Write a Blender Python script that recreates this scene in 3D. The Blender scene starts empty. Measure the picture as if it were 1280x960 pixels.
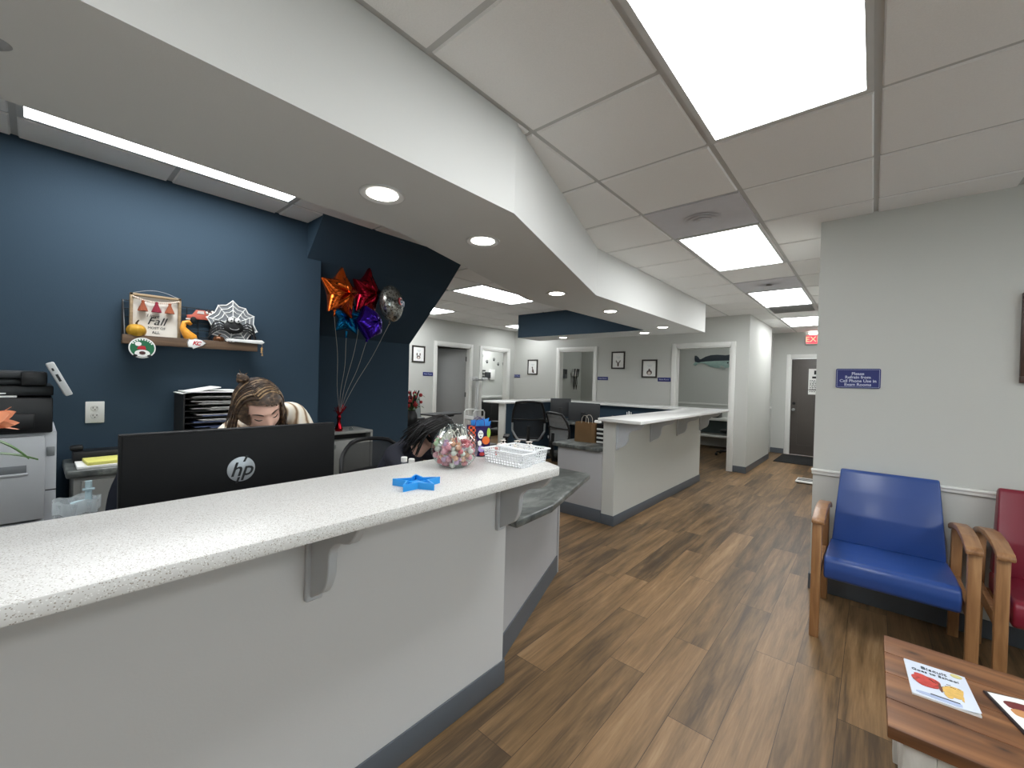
import bpy, bmesh, math, random
from mathutils import Vector, Matrix, noise
random.seed(7)
PI = math.pi
SC = bpy.context.scene
COL = SC.collection
V = Vector
CZ = 2.526          # ceiling height
CAMZ = 1.386        # camera height

# ------------------------------------------------------------------ materials
def lin(c):
    return tuple(((x / 255) / 12.92 if x / 255 <= .04045 else ((x / 255 + .055) / 1.055) ** 2.4) for x in c) + (1,)

def newmat(name):
    m = bpy.data.materials.new(name); m.use_nodes = True
    nt = m.node_tree
    return m, nt, nt.nodes['Principled BSDF'], nt.nodes, nt.links

def mat(name, c, rough=.5, metal=0, var=.06, scale=12, bump=0, bscale=60, spec=.5, coat=0, sheen=0, stretch=None):
    """plain painted / plastic / fabric surface with a little procedural variation"""
    m, nt, b, N, L = newmat(name)
    tc = N.new('ShaderNodeTexCoord'); mp = N.new('ShaderNodeMapping')
    L.new(tc.outputs['Object'], mp.inputs[0])
    if stretch: mp.inputs['Scale'].default_value = stretch
    no = N.new('ShaderNodeTexNoise'); no.inputs['Scale'].default_value = scale; no.inputs['Detail'].default_value = 4
    L.new(mp.outputs[0], no.inputs['Vector'])
    mx = N.new('ShaderNodeMix'); mx.data_type = 'RGBA'
    cl = lin(c)
    mx.inputs[6].default_value = tuple(max(0, x * (1 - var)) for x in cl[:3]) + (1,)
    mx.inputs[7].default_value = tuple(min(1, x * (1 + var)) for x in cl[:3]) + (1,)
    L.new(no.outputs[0], mx.inputs[0]); L.new(mx.outputs[2], b.inputs['Base Color'])
    b.inputs['Roughness'].default_value = rough; b.inputs['Metallic'].default_value = metal
    b.inputs['Specular IOR Level'].default_value = spec
    if coat: b.inputs['Coat Weight'].default_value = coat; b.inputs['Coat Roughness'].default_value = .15
    if bump:
        n2 = N.new('ShaderNodeTexNoise'); n2.inputs['Scale'].default_value = bscale; n2.inputs['Detail'].default_value = 3
        L.new(mp.outputs[0], n2.inputs['Vector'])
        bp = N.new('ShaderNodeBump'); bp.inputs['Strength'].default_value = bump; bp.inputs['Distance'].default_value = .004
        L.new(n2.outputs[0], bp.inputs['Height']); L.new(bp.outputs[0], b.inputs['Normal'])
    return m

def emit(name, c, s):
    m, nt, b, N, L = newmat(name)
    b.inputs['Base Color'].default_value = lin(c)
    b.inputs['Emission Color'].default_value = lin(c); b.inputs['Emission Strength'].default_value = s
    return m

def ramp(N, stops, interp='LINEAR'):
    r = N.new('ShaderNodeValToRGB'); e = r.color_ramp.elements; r.color_ramp.interpolation = interp
    while len(e) < len(stops): e.new(.5)
    for k, (p, c) in enumerate(stops):
        e[k].position = p; e[k].color = lin(c)
    return r

def glass(name, tint=(235, 242, 242), gl=.10):
    m, nt, b, N, L = newmat(name); N.remove(b)
    t = N.new('ShaderNodeBsdfTransparent'); t.inputs[0].default_value = lin(tint)
    g = N.new('ShaderNodeBsdfGlossy'); g.inputs['Roughness'].default_value = .03
    lw = N.new('ShaderNodeLayerWeight'); lw.inputs[0].default_value = .22
    ma = N.new('ShaderNodeMath'); ma.operation = 'MULTIPLY_ADD'; ma.inputs[1].default_value = .5; ma.inputs[2].default_value = gl * .5
    L.new(lw.outputs['Facing'], ma.inputs[0])
    ms = N.new('ShaderNodeMixShader'); L.new(ma.outputs[0], ms.inputs[0]); L.new(t.outputs[0], ms.inputs[1]); L.new(g.outputs[0], ms.inputs[2])
    L.new(ms.outputs[0], N['Material Output'].inputs[0])
    return m

def frosted(name, c, a):
    m, nt, b, N, L = newmat(name)
    b.inputs['Base Color'].default_value = lin(c); b.inputs['Roughness'].default_value = .25; b.inputs['Alpha'].default_value = a
    return m

def mesh_fabric(name, c, holes=.35, scale=900):
    """woven see-through mesh of an office chair back"""
    m, nt, b, N, L = newmat(name)
    b.inputs['Base Color'].default_value = lin(c); b.inputs['Roughness'].default_value = .7
    t = N.new('ShaderNodeBsdfTransparent'); ms = N.new('ShaderNodeMixShader')
    tc = N.new('ShaderNodeTexCoord'); vo = N.new('ShaderNodeTexNoise'); vo.inputs['Scale'].default_value = scale
    L.new(tc.outputs['Object'], vo.inputs['Vector'])
    r = N.new('ShaderNodeMath'); r.operation = 'LESS_THAN'; r.inputs[1].default_value = .5 - (.5 - holes) * .25
    L.new(vo.outputs[0], r.inputs[0]); mu = N.new('ShaderNodeMath'); mu.operation = 'MULTIPLY'; mu.inputs[1].default_value = .55
    L.new(r.outputs[0], mu.inputs[0]); L.new(mu.outputs[0], ms.inputs[0])
    L.new(b.outputs[0], ms.inputs[1]); L.new(t.outputs[0], ms.inputs[2]); L.new(ms.outputs[0], N['Material Output'].inputs[0])
    return m

def floor_mat():
    m, nt, b, N, L = newmat('floor_planks')
    def math_(op, a, bb=None):
        n = N.new('ShaderNodeMath'); n.operation = op
        for i, x in enumerate((a, bb)):
            if x is None: continue
            if isinstance(x, (int, float)): n.inputs[i].default_value = x
            else: L.new(x, n.inputs[i])
        return n.outputs[0]
    W, LEN = .178, 1.22
    tc = N.new('ShaderNodeTexCoord'); sx = N.new('ShaderNodeSeparateXYZ'); L.new(tc.outputs['Object'], sx.inputs[0])
    u = math_('DIVIDE', math_('ADD', sx.outputs[0], 1.145 + 40 * W), W)
    row = math_('FLOOR', u); fu = math_('FRACT', u)
    wn = N.new('ShaderNodeTexWhiteNoise'); wn.noise_dimensions = '1D'; L.new(row, wn.inputs['W'])
    v = math_('ADD', math_('DIVIDE', math_('ADD', sx.outputs[1], 50), LEN), math_('MULTIPLY', wn.outputs[0], 7.3))
    colm = math_('FLOOR', v); fv = math_('FRACT', v)
    cv = N.new('ShaderNodeCombineXYZ'); L.new(row, cv.inputs[0]); L.new(colm, cv.inputs[1])
    w2 = N.new('ShaderNodeTexWhiteNoise'); w2.noise_dimensions = '2D'; L.new(cv.outputs[0], w2.inputs['Vector'])
    # grain: noise stretched along the plank, shifted per plank
    gv = N.new('ShaderNodeCombineXYZ')
    L.new(math_('ADD', math_('MULTIPLY', sx.outputs[0], 15), math_('MULTIPLY', w2.outputs[0], 90)), gv.inputs[0])
    L.new(math_('ADD', math_('MULTIPLY', sx.outputs[1], 1.1), math_('MULTIPLY', w2.outputs[0], 50)), gv.inputs[1])
    g = N.new('ShaderNodeTexNoise'); g.inputs['Scale'].default_value = 1.2; g.inputs['Detail'].default_value = 8; g.inputs['Roughness'].default_value = .62
    g.inputs['Distortion'].default_value = .45; L.new(gv.outputs[0], g.inputs['Vector'])
    fv2 = N.new('ShaderNodeCombineXYZ')
    L.new(math_('MULTIPLY', sx.outputs[0], 130), fv2.inputs[0]); L.new(math_('MULTIPLY', sx.outputs[1], 7), fv2.inputs[1])
    fg = N.new('ShaderNodeTexNoise'); fg.inputs['Scale'].default_value = 1; fg.inputs['Detail'].default_value = 3; L.new(fv2.outputs[0], fg.inputs['Vector'])
    s = math_('ADD', math_('ADD', math_('MULTIPLY', w2.outputs[0], .36), math_('MULTIPLY', g.outputs[0], 1.25)), math_('MULTIPLY', fg.outputs[0], .34))
    s = math_('SUBTRACT', s, .47)
    r = ramp(N, [(0, (54, 43, 32)), (.3, (84, 67, 48)), (.5, (114, 90, 62)), (.72, (141, 111, 78)), (1, (166, 136, 101))])
    L.new(s, r.inputs[0])
    gap = math_('MAXIMUM', math_('LESS_THAN', fu, .012), math_('LESS_THAN', fv, .0022))
    mx = N.new('ShaderNodeMix'); mx.data_type = 'RGBA'; L.new(gap, mx.inputs[0]); L.new(r.outputs[0], mx.inputs[6]); mx.inputs[7].default_value = lin((62, 48, 36))
    L.new(mx.outputs[2], b.inputs['Base Color'])
    b.inputs['Roughness'].default_value = .42; b.inputs['Specular IOR Level'].default_value = .4
    bp = N.new('ShaderNodeBump'); bp.inputs['Strength'].default_value = .15; bp.inputs['Distance'].default_value = .003
    L.new(fg.outputs[0], bp.inputs['Height']); L.new(bp.outputs[0], b.inputs['Normal'])
    return m

def wood_mat(name, cols, axis=0, scale=1.0, rough=.45, knots=0):
    m, nt, b, N, L = newmat(name)
    tc = N.new('ShaderNodeTexCoord'); mp = N.new('ShaderNodeMapping'); L.new(tc.outputs['Object'], mp.inputs[0])
    s = [22 * scale] * 3; s[axis] = 1.6 * scale; mp.inputs['Scale'].default_value = s
    g = N.new('ShaderNodeTexNoise'); g.inputs['Scale'].default_value = 1; g.inputs['Detail'].default_value = 7; g.inputs['Distortion'].default_value = 1.2
    L.new(mp.outputs[0], g.inputs['Vector'])
    r = ramp(N, [(.25, cols[0]), (.5, cols[1]), (.75, cols[2])]); L.new(g.outputs[0], r.inputs[0])
    out = r.outputs[0]
    if knots:
        vo = N.new('ShaderNodeTexVoronoi'); vo.inputs['Scale'].default_value = knots
        m2 = N.new('ShaderNodeMapping'); L.new(tc.outputs['Object'], m2.inputs[0]); sc = [1.0] * 3; sc[axis] = .45; m2.inputs['Scale'].default_value = sc
        L.new(m2.outputs[0], vo.inputs['Vector'])
        kr = ramp(N, [(0, (255, 255, 255)), (.10, (180, 180, 180)), (.2, (0, 0, 0))]); L.new(vo.outputs[0], kr.inputs[0])
        mx = N.new('ShaderNodeMix'); mx.data_type = 'RGBA'; L.new(kr.outputs[0], mx.inputs[0]); L.new(out, mx.inputs[6]); mx.inputs[7].default_value = lin((44, 26, 16))
        out = mx.outputs[2]
    L.new(out, b.inputs['Base Color']); b.inputs['Roughness'].default_value = rough
    bp = N.new('ShaderNodeBump'); bp.inputs['Strength'].default_value = .2; bp.inputs['Distance'].default_value = .002
    L.new(g.outputs[0], bp.inputs['Height']); L.new(bp.outputs[0], b.inputs['Normal'])
    return m

def speckle_mat(name, base, s1, s2, rough=.18):
    m, nt, b, N, L = newmat(name)
    tc = N.new('ShaderNodeTexCoord')
    prev = None
    for k, (sc, thr, c) in enumerate(((300, .17, s1), (170, .12, s2), (260, .17, (226, 226, 224)))):
        vo = N.new('ShaderNodeTexVoronoi'); vo.inputs['Scale'].default_value = sc; vo.inputs['Randomness'].default_value = 1
        L.new(tc.outputs['Object'], vo.inputs['Vector'])
        wn = N.new('ShaderNodeTexWhiteNoise'); L.new(vo.outputs['Position'], wn.inputs['Vector'])
        lt = N.new('ShaderNodeMath'); lt.operation = 'LESS_THAN'; lt.inputs[1].default_value = thr * 2; L.new(vo.outputs[0], lt.inputs[0])
        l2 = N.new('ShaderNodeMath'); l2.operation = 'LESS_THAN'; l2.inputs[1].default_value = .42; L.new(wn.outputs[0], l2.inputs[0])
        mu = N.new('ShaderNodeMath'); mu.operation = 'MULTIPLY'; L.new(lt.outputs[0], mu.inputs[0]); L.new(l2.outputs[0], mu.inputs[1])
        mx = N.new('ShaderNodeMix'); mx.data_type = 'RGBA'; L.new(mu.outputs[0], mx.inputs[0])
        if prev is None: mx.inputs[6].default_value = lin(base)
        else: L.new(prev, mx.inputs[6])
        mx.inputs[7].default_value = lin(c); prev = mx.outputs[2]
    L.new(prev, b.inputs['Base Color']); b.inputs['Roughness'].default_value = rough; b.inputs['Specular IOR Level'].default_value = .16
    return m

def slate_mat():
    m, nt, b, N, L = newmat('dark_slate_laminate')
    tc = N.new('ShaderNodeTexCoord'); mp = N.new('ShaderNodeMapping'); mp.inputs['Scale'].default_value = (5, 3, 5); mp.inputs['Rotation'].default_value = (0, 0, .5)
    L.new(tc.outputs['Object'], mp.inputs[0])
    no = N.new('ShaderNodeTexNoise'); no.inputs['Scale'].default_value = 1.4; no.inputs['Detail'].default_value = 7; no.inputs['Roughness'].default_value = .6; no.inputs['Distortion'].default_value = 1.6
    L.new(mp.outputs[0], no.inputs['Vector'])
    r = ramp(N, [(.32, (56, 60, 59)), (.5, (88, 92, 90)), (.66, (128, 131, 127))]); L.new(no.outputs[0], r.inputs[0]); L.new(r.outputs[0], b.inputs['Base Color'])
    b.inputs['Roughness'].default_value = .34; b.inputs['Specular IOR Level'].default_value = .35
    return m

def foil(name, c, rough=.16):
    return mat(name, c, rough, .92, .12, 9, .35, 22)

def checker_mat(name, c1, c2, s):
    m, nt, b, N, L = newmat(name)
    tc = N.new('ShaderNodeTexCoord'); ch = N.new('ShaderNodeTexChecker'); ch.inputs['Scale'].default_value = s
    ch.inputs[1].default_value = lin(c1); ch.inputs[2].default_value = lin(c2)
    L.new(tc.outputs['Object'], ch.inputs[0]); L.new(ch.outputs[0], b.inputs['Base Color']); b.inputs['Roughness'].default_value = .4
    return m

def blotch_mat(name, stops, scale, rough=.5, metal=0):
    m, nt, b, N, L = newmat(name)
    tc = N.new('ShaderNodeTexCoord'); vo = N.new('ShaderNodeTexVoronoi'); vo.inputs['Scale'].default_value = scale
    L.new(tc.outputs['Object'], vo.inputs['Vector']); wn = N.new('ShaderNodeTexWhiteNoise'); L.new(vo.outputs['Position'], wn.inputs['Vector'])
    r = ramp(N, stops, 'CONSTANT'); L.new(wn.outputs[0], r.inputs[0]); L.new(r.outputs[0], b.inputs['Base Color'])
    b.inputs['Roughness'].default_value = rough; b.inputs['Metallic'].default_value = metal
    return m

def stripe_blouse():
    m, nt, b, N, L = newmat('striped_blouse')
    tc = N.new('ShaderNodeTexCoord')
    ds = N.new('ShaderNodeVectorMath'); ds.operation = 'DISTANCE'; ds.inputs[1].default_value = (.20, .0, 1.165)
    L.new(tc.outputs['Object'], ds.inputs[0])
    no = N.new('ShaderNodeTexNoise'); no.inputs['Scale'].default_value = 9; L.new(tc.outputs['Object'], no.inputs['Vector'])
    a = N.new('ShaderNodeMath'); a.operation = 'MULTIPLY_ADD'; a.inputs[1].default_value = .035; L.new(no.outputs[0], a.inputs[0]); L.new(ds.outputs['Value'], a.inputs[2])
    k = N.new('ShaderNodeMath'); k.operation = 'MULTIPLY'; k.inputs[1].default_value = 23; L.new(a.outputs[0], k.inputs[0])
    f = N.new('ShaderNodeMath'); f.operation = 'FRACT'; L.new(k.outputs[0], f.inputs[0])
    r = ramp(N, [(0, (236, 231, 220)), (.42, (226, 214, 194)), (.56, (150, 122, 92)), (.66, (104, 80, 58)), (.76, (196, 176, 146)), (.9, (236, 231, 220))])
    L.new(f.outputs[0], r.inputs[0])
    lt = N.new('ShaderNodeMath'); lt.operation = 'GREATER_THAN'; lt.inputs[1].default_value = .285; L.new(a.outputs[0], lt.inputs[0])
    mx = N.new('ShaderNodeMix'); mx.data_type = 'RGBA'; L.new(lt.outputs[0], mx.inputs[0]); L.new(r.outputs[0], mx.inputs[6]); mx.inputs[7].default_value = lin((232, 232, 228))
    L.new(mx.outputs[2], b.inputs['Base Color']); b.inputs['Roughness'].default_value = .8
    return m

def hair_mat(name, stops, rough=.45):
    m, nt, b, N, L = newmat(name)
    tc = N.new('ShaderNodeTexCoord'); mp = N.new('ShaderNodeMapping'); mp.inputs['Scale'].default_value = (14, 60, 75)
    L.new(tc.outputs['Object'], mp.inputs[0])
    no = N.new('ShaderNodeTexNoise'); no.inputs['Scale'].default_value = 1; no.inputs['Detail'].default_value = 4; L.new(mp.outputs[0], no.inputs['Vector'])
    r = ramp(N, stops); L.new(no.outputs[0], r.inputs[0]); L.new(r.outputs[0], b.inputs['Base Color'])
    b.inputs['Roughness'].default_value = rough
    bp = N.new('ShaderNodeBump'); bp.inputs['Strength'].default_value = .6; bp.inputs['Distance'].default_value = .004
    L.new(no.outputs[0], bp.inputs['Height']); L.new(bp.outputs[0], b.inputs['Normal'])
    return m

# ------------------------------------------------------------------ mesh builder
class MB:
    def __init__(s): s.bm = bmesh.new()
    def _join(s, t, mi, M=None):
        if M is not None: bmesh.ops.transform(t, matrix=M, verts=t.verts)
        for f in t.faces: f.material_index = mi
        me = bpy.data.meshes.new('tmp'); t.to_mesh(me); t.free(); s.bm.from_mesh(me); bpy.data.meshes.remove(me)
        return s
    def box(s, x0, x1, y0, y1, z0, z1, b=0, seg=2, mi=0, M=None):
        t = bmesh.new(); bmesh.ops.create_cube(t, size=1)
        for v in t.verts: v.co = V(((x0 + x1) / 2 + v.co.x * (x1 - x0), (y0 + y1) / 2 + v.co.y * (y1 - y0), (z0 + z1) / 2 + v.co.z * (z1 - z0)))
        if b: bmesh.ops.bevel(t, geom=t.edges[:], offset=b, segments=seg, profile=.5, affect='EDGES', clamp_overlap=True)
        return s._join(t, mi, M)
    def prism(s, poly, axis, a0, a1, b=0, mi=0, M=None, seg=2):
        """poly: 2-D points in the two other axes (x: y,z / y: x,z / z: x,y)"""
        t = bmesh.new()
        def P(p, a): return {'x': V((a, p[0], p[1])), 'y': V((p[0], a, p[1])), 'z': V((p[0], p[1], a))}[axis]
        A = [t.verts.new(P(p, a0)) for p in poly]; B = [t.verts.new(P(p, a1)) for p in poly]
        n = len(poly); t.faces.new(A[::-1]); t.faces.new(B)
        for i in range(n): t.faces.new((A[i], A[(i + 1) % n], B[(i + 1) % n], B[i]))
        bmesh.ops.recalc_face_normals(t, faces=t.faces)
        if b: bmesh.ops.bevel(t, geom=t.edges[:], offset=b, segments=seg, profile=.5, affect='EDGES', clamp_overlap=True)
        return s._join(t, mi, M)
    def tube(s, pts, r, n=8, mi=0, closed=False, M=None):
        t = bmesh.new(); pts = [V(p) for p in pts]; k = len(pts)
        rs = r if isinstance(r, (list, tuple)) else [r] * k
        rings = []; up = None
        for i, p in enumerate(pts):
            if closed: d = pts[(i + 1) % k] - pts[i - 1]
            else: d = pts[min(i + 1, k - 1)] - pts[max(i - 1, 0)]
            d = d.normalized() if d.length > 1e-9 else V((0, 0, 1))
            if up is None: up = d.orthogonal().normalized()
            else:
                up = up - d * up.dot(d)
                up = up.normalized() if up.length > 1e-6 else d.orthogonal().normalized()
            w = d.cross(up)
            rings.append([t.verts.new(p + (up * math.cos(2 * PI * j / n) + w * math.sin(2 * PI * j / n)) * rs[i]) for j in range(n)])
        for i in range(k if closed else k - 1):
            a, b = rings[i], rings[(i + 1) % k]
            for j in range(n): t.faces.new((a[j], a[(j + 1) % n], b[(j + 1) % n], b[j]))
        if not closed: t.faces.new(rings[0][::-1]); t.faces.new(rings[-1])
        return s._join(t, mi, M)
    def lathe(s, prof, c=(0, 0, 0), n=32, mi=0, M=None):
        t = bmesh.new(); rings = []
        for r, z in prof:
            if r < 1e-6: rings.append([t.verts.new((c[0], c[1], c[2] + z))])
            else: rings.append([t.verts.new((c[0] + r * math.cos(2 * PI * j / n), c[1] + r * math.sin(2 * PI * j / n), c[2] + z)) for j in range(n)])
        for a, b in zip(rings, rings[1:]):
            for j in range(n):
                q = (a[j % len(a)], a[(j + 1) % len(a)], b[(j + 1) % len(b)], b[j % len(b)])
                q = list(dict.fromkeys(q))
                if len(q) >= 3: t.faces.new(q)
        bmesh.ops.recalc_face_normals(t, faces=t.faces)
        return s._join(t, mi, M)
    def cyl(s, c, r, z0, z1, n=24, mi=0, M=None, b=0):
        p = [(0, z0), (r - b, z0), (r, z0 + b), (r, z1 - b), (r - b, z1), (0, z1)] if b else [(0, z0), (r, z0), (r, z1), (0, z1)]
        return s.lathe(p, (c[0], c[1], 0), n, mi, M)
    def ball(s, c, r, n=16, mi=0, M=None):
        t = bmesh.new(); bmesh.ops.create_uvsphere(t, u_segments=n, v_segments=max(6, n * 2 // 3), radius=1)
        r = r if isinstance(r, (list, tuple)) else (r, r, r)
        for v in t.verts: v.co = V((c[0] + v.co.x * r[0], c[1] + v.co.y * r[1], c[2] + v.co.z * r[2]))
        return s._join(t, mi, M)
    def surf(s, f, nu, nv, mi=0, M=None, wrap_u=False):
        t = bmesh.new(); g = [[t.verts.new(f(i / nu, j / nv)) for j in range(nv + 1)] for i in range(nu if wrap_u else nu + 1)]
        for i in range(nu):
            a, b = g[i], g[(i + 1) % len(g)]
            for j in range(nv): t.faces.new((a[j], b[j], b[j + 1], a[j + 1]))
        return s._join(t, mi, M)
    def build(s, name, mats, parent=None, world=True, smooth=28, kind=None):
        me = bpy.data.meshes.new(name)
        bmesh.ops.remove_doubles(s.bm, verts=s.bm.verts, dist=1e-6) if False else None
        s.bm.to_mesh(me); s.bm.free()
        return link_mesh(name, me, mats, parent, world, smooth, kind)

ORG = {}
def link_mesh(name, me, mats, parent=None, world=True, smooth=28, kind=None):
    for m in (mats if isinstance(mats, (list, tuple)) else [mats]): me.materials.append(m)
    if parent is not None and world: me.transform(Matrix.Translation(-ORG[parent.name]))
    if smooth is not None:
        me.polygons.foreach_set('use_smooth', [True] * len(me.polygons)); me.set_sharp_from_angle(angle=math.radians(smooth))
    o = bpy.data.objects.new(name, me); COL.objects.link(o)
    if parent is not None: o.parent = parent; ORG[o.name] = ORG[parent.name]
    else: ORG[o.name] = V((0, 0, 0))
    if kind: o['kind'] = kind
    return o

def thing(name, label, cat, loc=(0, 0, 0), rotz=0, group=None):
    o = bpy.data.objects.new(name, None); COL.objects.link(o)
    o.empty_display_size = .1
    o.location = loc; o.rotation_euler = (0, 0, rotz); o['label'] = label; o['category'] = cat
    if group: o['group'] = group
    ORG[o.name] = V(loc)
    return o

def tag(o, label, cat, group=None):
    o['label'] = label; o['category'] = cat
    if group: o['group'] = group
    return o

def dup(root, loc, rotz=None, label=None, group=None, M=None):
    r = root.copy(); COL.objects.link(r)
    if M is not None: r.matrix_world = M
    else:
        r.location = loc
        if rotz is not None: r.rotation_euler = (0, 0, rotz)
    if label: r['label'] = label
    if group: r['group'] = group
    for ch in list(root.children):
        c = ch.copy(); COL.objects.link(c); c.parent = r
        for g in list(ch.children):
            d = g.copy(); COL.objects.link(d); d.parent = c
    return r

def text(name, s, size, m, parent, o, right, up, align='CENTER', ext=.0006, shear=0, world=True, sx=1.0, off=0):
    cu = bpy.data.curves.new('t', 'FONT'); cu.body = s; cu.size = size; cu.align_x = align; cu.align_y = 'CENTER'; cu.extrude = ext; cu.shear = shear
    cu.resolution_u = 3; cu.offset = off
    ob = bpy.data.objects.new('t', cu); COL.objects.link(ob)
    bpy.context.view_layer.update()
    me = bpy.data.meshes.new_from_object(ob.evaluated_get(bpy.context.evaluated_depsgraph_get()))
    bpy.data.objects.remove(ob); bpy.data.curves.remove(cu)
    me.materials.clear()
    r = V(right).normalized(); u = V(up).normalized(); n = r.cross(u)
    Mx = Matrix((( r.x * sx, u.x, n.x, o[0]), (r.y * sx, u.y, n.y, o[1]), (r.z * sx, u.z, n.z, o[2]), (0, 0, 0, 1)))
    me.transform(Mx)
    return link_mesh(name, me, m, parent, world, None)

def frameM(o, right, up):
    r = V(right).normalized(); u = V(up).normalized(); n = r.cross(u)
    return Matrix(((r.x, u.x, n.x, o[0]), (r.y, u.y, n.y, o[1]), (r.z, u.z, n.z, o[2]), (0, 0, 0, 1)))

# ------------------------------------------------------------------ palette
WALL = mat('wall_paint_grey', (199, 200, 195), .62, 0, .015, 3, .12, 180)
BLUE = mat('wall_paint_navy', (50, 67, 81), .7, 0, .02, 3, .12, 180, .2)
WHITE = mat('white_trim_paint', (232, 232, 228), .38, 0, .01)
SOFF = mat('soffit_paint', (212, 212, 209), .65, 0, .01, 3, .08, 160)
TILE = mat('ceiling_tile', (236, 235, 233), .9, 0, .05, 160, .35, 260)
TBAR = mat('ceiling_grid_bar', (188, 188, 186), .5)
LAM = mat('grey_panel', (176, 176, 178), .6, 0, .03, 8)
CNT = mat('counter_panel_paint', (206, 206, 206), .6, 0, .015, 3, .06, 150)
KICK = mat('grey_vinyl_base', (88, 94, 101), .45, 0, .04)
QUARTZ = speckle_mat('speckled_quartz', (207, 206, 203), (158, 152, 144), (164, 157, 147), .3)
SLATE = slate_mat()
CORB = mat('grey_corbel_paint', (186, 190, 194), .45, 0, .02)
BLACK = mat('black_plastic', (16, 17, 19), .42, 0, .1)
BLACKM = mat('black_matte', (11, 12, 14), .6, 0, .1)
DGREY = mat('dark_grey_plastic', (52, 54, 56), .5)
STEEL = mat('brushed_steel', (176, 178, 180), .3, .9)
LGREY = mat('light_grey_steel', (186, 190, 194), .45, .1)
MGREY = mat('putty_grey_steel', (150, 151, 147), .45, .1)
PAPER = mat('white_paper', (238, 238, 235), .8, 0, .02)
INK = mat('black_ink', (30, 30, 32), .7)
SIGNB = mat('blue_sign_plastic', (32, 44, 112), .4)
SIGNT = mat('sign_lettering', (196, 202, 226), .5)
LIGHT_DIM = emit('dim_light_diffuser', (246, 252, 250), 4.0)
LIGHT = emit('light_diffuser', (250, 253, 255), 12.5)
DOWN = emit('downlight_lens', (255, 250, 242), 17)
FRAMEB = mat('black_picture_frame', (40, 34, 30), .45)
GLASS = glass('clear_glass')
PLASTIC = frosted('clear_plastic', (214, 222, 226), .28)
OAK = wood_mat('oak_chair_wood', [(120, 84, 52), (150, 108, 70), (172, 130, 88)], 2, 1.4, .38)
OAKY = wood_mat('oak_arm_wood', [(112, 78, 50), (142, 102, 68), (166, 126, 88)], 1, 1.4, .36)
RUST = wood_mat('rustic_table_wood', [(70, 43, 26), (122, 81, 50), (162, 114, 74)], 0, .55, .45, 11)
WASH = wood_mat('white_washed_wood', [(186, 184, 176), (222, 220, 214), (236, 235, 230)], 2, .7, .6)
BROWNW = wood_mat('brown_shelf_wood', [(70, 52, 38), (94, 72, 54), (116, 92, 70)], 1, 1.2, .6)
FRW = wood_mat('tan_frame_wood', [(118, 98, 72), (142, 120, 90), (160, 138, 108)], 1, 1.5, .6)
SKIN = mat('skin', (236, 190, 170), .5, 0, .05, 14, 0)

# ================================================================== THE ROOM
def S(name, mb, mats, smooth=35): return mb.build(name, mats, None, smooth=smooth, kind='structure')

b = MB(); b.box(-8.8, 3.3, -2.6, 10.5, -.08, 0); S('floor', b, floor_mat(), None)

# --- ceiling: grid plane and lay-in tiles
LX0, LX1 = -.615, -.015
MX0, MX1 = -1.215, -.615
MAIN_L = [(LX0 if k < 1 else MX0, LX1 if k < 1 else MX1, 2.094 - 1.2 + 2.4 * k, 2.094 + 2.4 * k) for k in range(-1, 4)]
SIDE_L = [(1.785, 2.385, -1.506, -.306), (1.785, 2.385, .894, 2.094)]  # unseen panels, added over the waiting area for more light
REAR_L = [(-2.98, -2.38, -.08, 1.12), (-4.18, -3.58, 3.52, 4.72), (-5.98, -5.38, 3.52, 4.72), (-5.98, -5.38, 6.52, 7.12)]
ROOM_L = [(-7.18, -6.58, 7.12, 8.32), (-7.78, -7.18, 7.12, 8.32), (-4.78, -4.18, 8.32, 9.52), (-2.98, -2.38, 8.32, 9.52), (-2.98, -2.38, -2.48, -1.28)]  # the first panel is an extra, added to brighten the paw print room
VENT = [(MX0, MX1, 2.694, 3.294), (MX0, MX1, 5.094, 5.694), (MX0, MX1, 6.894, 7.494), (-4.78, -4.18, 2.92, 3.52)]
HOLES = MAIN_L + SIDE_L + REAR_L + ROOM_L + VENT
c = MB(); c.box(-8.8, 3.3, -2.6, 10.5, CZ + .008, CZ + .09, mi=1)
def tiles(xa, xb, ya, yb, x0, y0, p=.6):
    t = bmesh.new()
    i0, i1 = math.floor((xa - x0) / p), math.ceil((xb - x0) / p); j0, j1 = math.floor((ya - y0) / p), math.ceil((yb - y0) / p)
    for i in range(i0, i1):
        for j in range(j0, j1):
            X0, X1 = max(xa, x0 + i * p), min(xb, x0 + (i + 1) * p); Y0, Y1 = max(ya, y0 + j * p), min(yb, y0 + (j + 1) * p)
            cx, cy = x0 + (i + .5) * p, y0 + (j + .5) * p
            if X1 - X0 < .05 or Y1 - Y0 < .05: continue
            if any(h[0] - .01 < cx < h[1] + .01 and h[2] - .01 < cy < h[3] + .01 for h in HOLES): continue
            g = .011; e = .006
            A = [t.verts.new(q) for q in ((X0 + g, Y0 + g, CZ + .009), (X1 - g, Y0 + g, CZ + .009), (X1 - g, Y1 - g, CZ + .009), (X0 + g, Y1 - g, CZ + .009))]
            B = [t.verts.new(q) for q in ((X0 + g + e, Y0 + g + e, CZ), (X1 - g - e, Y0 + g + e, CZ), (X1 - g - e, Y1 - g - e, CZ), (X0 + g + e, Y1 - g - e, CZ))]
            t.faces.new(B[::-1])
            for k in range(4): t.faces.new((A[k], B[k], B[(k + 1) % 4], A[(k + 1) % 4]))
    bmesh.ops.recalc_face_normals(t, faces=t.faces)
    for f in t.faces:
        if f.normal.z > .1: f.normal_flip()
    c._join(t, 0)
tiles(-2.38, 3.3, -2.6, 10.5, -.015, 2.094)
tiles(-8.8, -2.38, -2.6, 10.5, -2.98, -.08)
S('ceiling', c, [TILE, TBAR], None)

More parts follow.
